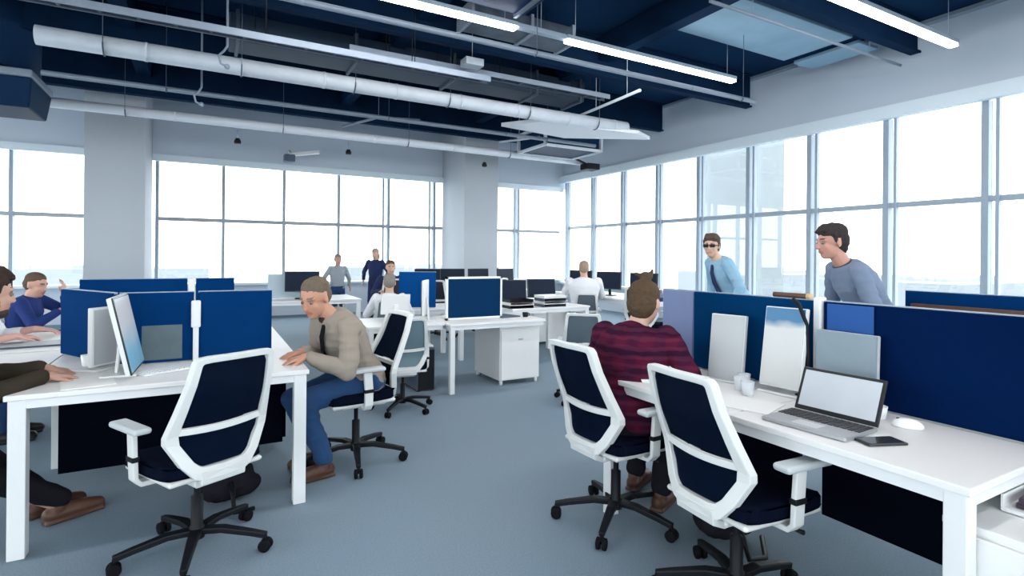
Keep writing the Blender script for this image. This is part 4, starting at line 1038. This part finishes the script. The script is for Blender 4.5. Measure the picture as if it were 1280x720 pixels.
# far people
def far(label, x, y, hdg, sit=False, S=1.0, **k):
    if sit:
        figure(label, (x, y, 0), hdg, (0, 0, 0.52), (0, 0.06, 0.97), (0, 0.09, 1.16), (0, 1, -0.1), [(-0.18, 0.4, 0.78), (0.18, 0.4, 0.78)], [(0, 1, 0), (0, 1, 0)], [(0, 0, 1), (0, 0, 1)], [(-0.1, 0.42, 0.09), (0.12, 0.4, 0.09)], vox=0.013, eyes=False, S=S, **k)
    else:
        figure(label, (x, y, 0), hdg, (0, 0, 0.92), (0, 0.02, 1.40), (0, 0.04, 1.60), (0, 1, -0.1), [(-0.25, 0.12, 0.98), (0.25, 0.12, 0.98)], [(0, 0.6, -0.6), (0, 0.6, -0.6)], [(-1, 0.3, 0), (1, 0.3, 0)], [(-0.1, 0, 0.09), (0.1, 0, 0.09)], vox=0.013, eyes=False, S=S, knee_pole=(0, 1, 0), **k)
def long_hair(bm, H, HM):
    ball(bm, H(0, -0.022, 0.055), (0.085, 0.10, 0.078), HM, 3); ball(bm, H(0, -0.06, -0.06), (0.085, 0.06, 0.14), HM, 3)
far('woman in navy clothes with blonde hair standing by the back windows', 3.05, 11.35, 215, S=0.875, shirt=navycloth_m, trous=navycloth_m, shoe=blackshoe_m, hair=(0.35, 0.27, 0.2), hairfn=long_hair)
far('man in a grey top sitting high up near the back windows', 2.12, 10.6, 170, S=0.80, shirt=greyshirt_m, trous=denim_m, shoe=blackshoe_m, hair=(0.25, 0.18, 0.16), skin=(0.5, 0.25, 0.2))
far('grey haired person in a white shirt seated with the back to us in the middle', 1.86, 6.30, 15, sit=True, S=0.90, shirt=whitecloth_m, trous=dark_m, shoe=blackshoe_m, hair=(0.20, 0.18, 0.165))
cg = make_chair('white framed office chair with a grey back under the grey haired person', mesh=mat('teal_grey_mesh', (0.13, 0.20, 0.24), 0.7)); put(cg, 1.86, 6.25, 15, s=0.9)
far('person in a white shirt seated far right of the middle cabinet', 5.18, 6.95, 30, sit=True, S=1.02, shirt=whitecloth_m, trous=dark_m, shoe=blackshoe_m, hair=(0.30, 0.22, 0.16), wide=1.35)
cw = make_chair('white framed chair with grey back bands under the far white shirted person', mesh=meshg_m); put(cw, 5.10, 6.82, 32, s=0.84)
cw2 = dup(cw, 'empty white framed grey backed chair in front of the far white shirted person'); put(cw2, 3.14, 4.20, 40, s=0.88)
far('seated person in blue far behind the beige jacketed man', 2.75, 9.3, 190, sit=True, S=1.0, shirt=navycloth_m, trous=dark_m, shoe=blackshoe_m, hair=(0.1, 0.07, 0.05))

# mid distance chairs and clutter
bk = make_chair('black backed office chair in the far middle, nearest the white cabinet', mesh=mat('black_mesh', (0.006, 0.010, 0.022), 0.7)); put(bk, 4.75, 8.35, 150)
put(dup(bk, 'black backed office chair in the far middle, second from the white cabinet'), 4.05, 8.62, 190)
put(dup(bk, 'black backed office chair left of the far middle desk row'), 3.3, 8.5, 30)
put(dup(cg, 'empty white framed grey backed chair just right of the beige jacketed man'), 1.52, 4.72, 8, s=0.86)
put(dup(bk, 'dark office chair behind the beige jacketed man near the windows'), 2.6, 8.6, 200)
put(dup(bk, 'dark office chair by the right windows behind the topknot'), 5.2, 5.6, 60)
# screens on far desks
for i, (x, y, hdg, lab) in enumerate(((3.55, 9.6, 200, 'black monitor on the far middle desk, leftmost'), (4.05, 9.6, 190, 'black monitor on the far middle desk, second from the left'), (4.6, 9.6, 170, 'black monitor on the far middle desk, third from the left'), (5.2, 9.6, 160, 'black monitor on the far middle desk, rightmost'),
        (5.95, 8.1, 250, 'dark monitor on the desk by the right windows, farthest'), (5.95, 7.3, 250, 'dark monitor on the desk by the right windows, in its middle'), (6.0, 6.5, 250, 'dark monitor on the desk by the right windows, nearest'),
        (1.2, 8.5, 190, 'dark monitor on the far left desk row near the back windows'), (-2.9, 8.6, 180, 'blue monitor at the far left by the windows, left one'), (-2.3, 8.6, 170, 'blue monitor at the far left by the windows, right one'))):
    monitor(lab, x, y, 0.72, hdg, w=0.48, h=0.30, lift=0.11, tilt=3, face=mat('dark_display', (0.005, 0.012, 0.03), 0.5, spec=0.15), back=black_m)
monitor('dark monitor on the cluttered desk behind the middle cabinet, left one', 3.55, 6.4, 0.72, 200, w=0.42, h=0.26, lift=0.08, back=black_m, face=MATS['dark_display'])
monitor('dark monitor on the cluttered desk behind the middle cabinet, right one', 4.1, 6.5, 0.72, 190, w=0.42, h=0.26, lift=0.08, back=black_m, face=MATS['dark_display'])
books = []
k = 0
for (x, y, n, wh) in ((3.45, 6.05, 3, 'left'), (3.95, 6.05, 4, 'right')):
    z = 0.72
    for i in range(n):
        m = [black_m, paper_m, white_m, tray_m][(i + k) % 4]
        o = part('document_tray', None, m, lambda bm: [box(bm, (0, 0, 0.003), (0.34, 0.25, 0.006)), box(bm, (-0.167, 0, 0.02), (0.006, 0.25, 0.034)), box(bm, (0.167, 0, 0.02), (0.006, 0.25, 0.034)), box(bm, (0, 0.12, 0.02), (0.33, 0.006, 0.034))])
        o.location = (x, y, z); z += 0.0375
        tag(o, 'document tray number %s up in the %s stack behind the middle cabinet' % (['one', 'two', 'three', 'four'][i], wh), 'tray', 'document trays on the cluttered desk'); k += 1
paper(2.9, 5.4, 0.25, 0.30, 0.2, 'dark flat folder on top of the middle cabinet', z=0.70, m=tray_m, th=0.012, name='folder', cat='folder')
cup(3.10, 5.25, 0.035, 0.05, 'small black cup on the desk end above the middle cabinet', black_m, True, z=0.70)
# magazines by the right windows, behind the topknot
for i in range(3):
    o = part('magazine_stack', None, [navycloth_m, tray_m, black_m][i], lambda bm: box(bm, (0, 0, 0.03), (0.34, 0.26, 0.055), None, 0.004)); o.location = (5.78, 6.1, 0.72 + 0.0565 * i); o.rotation_euler = (0, 0, 0.3 * i)
    tag(o, ['lowest dark magazine bundle on the desk by the right windows', 'middle dark magazine bundle on the desk by the right windows', 'topmost dark magazine bundle on the desk by the right windows'][i], 'magazines')
# computer towers under the middle desk
def tower(x, y, lab, m=steel_m):
    t = thing('computer_tower', lab, 'computer', (x, y, 0))
    part('case', t, m, lambda bm: box(bm, (0, 0, 0.22), (0.19, 0.42, 0.42), None, 0.008))
    part('front_panel', t, black_m, lambda bm: box(bm, (0, -0.215, 0.22), (0.17, 0.012, 0.40), None, 0.004))
    part('foot_strip', t, rubber_m, lambda bm: [box(bm, (sx * 0.07, 0, 0.006), (0.03, 0.38, 0.012)) for sx in (-1, 1)])
tower(1.93, 5.45, 'dark computer tower on the floor under the middle desk', tray_m)
tower(-0.15, 4.65, 'dark computer tower under the near left desk', black_m)
t = thing('backpack', 'black backpack lying on the carpet under the right desk between the two chairs', 'bag', (2.24, 1.86, 0), R(20))
def bp(bm):
    ball(bm, (0, 0, 0.10), (0.17, 0.13, 0.10)); ball(bm, (0.05, -0.08, 0.07), (0.10, 0.07, 0.06))
solidify('bag_body', (lambda b_: (bp(b_), b_)[1])(bmesh.new()), dark_m, t, 0.01, 0.01, 9, 2)
part('strap', t, black_m, lambda bm: tube(bm, [(-0.1, -0.1, 0.14), (-0.16, -0.16, 0.10), (-0.2, -0.2, 0.03), (-0.1, -0.24, 0.015), (0.05, -0.18, 0.03)], 0.012, 8))
t = thing('shoulder_bag', 'dark bag on the carpet under the near left desk behind the empty chair', 'bag', (0.10, 3.45, 0), R(50))
solidify('bag_body', (lambda b_: (bp(b_), b_)[1])(bmesh.new()), dark_m, t, 0.01, 0.01, 9, 2)
part('strap', t, black_m, lambda bm: tube(bm, [(-0.1, -0.1, 0.14), (-0.16, -0.16, 0.10), (-0.2, -0.2, 0.03), (-0.1, -0.24, 0.015)], 0.012, 8))

# ------------------------------------------------------------------ light
w = bpy.data.worlds.new('world'); scn.world = w; w.use_nodes = True
bg = w.node_tree.nodes['Background']; bg.inputs['Color'].default_value = (0.96, 0.985, 1.0, 1); bg.inputs['Strength'].default_value = 3.2
vs = scn.view_settings
vs.view_transform = 'Standard'; vs.look = 'None'; vs.gamma = 1; vs.use_curve_mapping = False
vs.exposure = 1.0
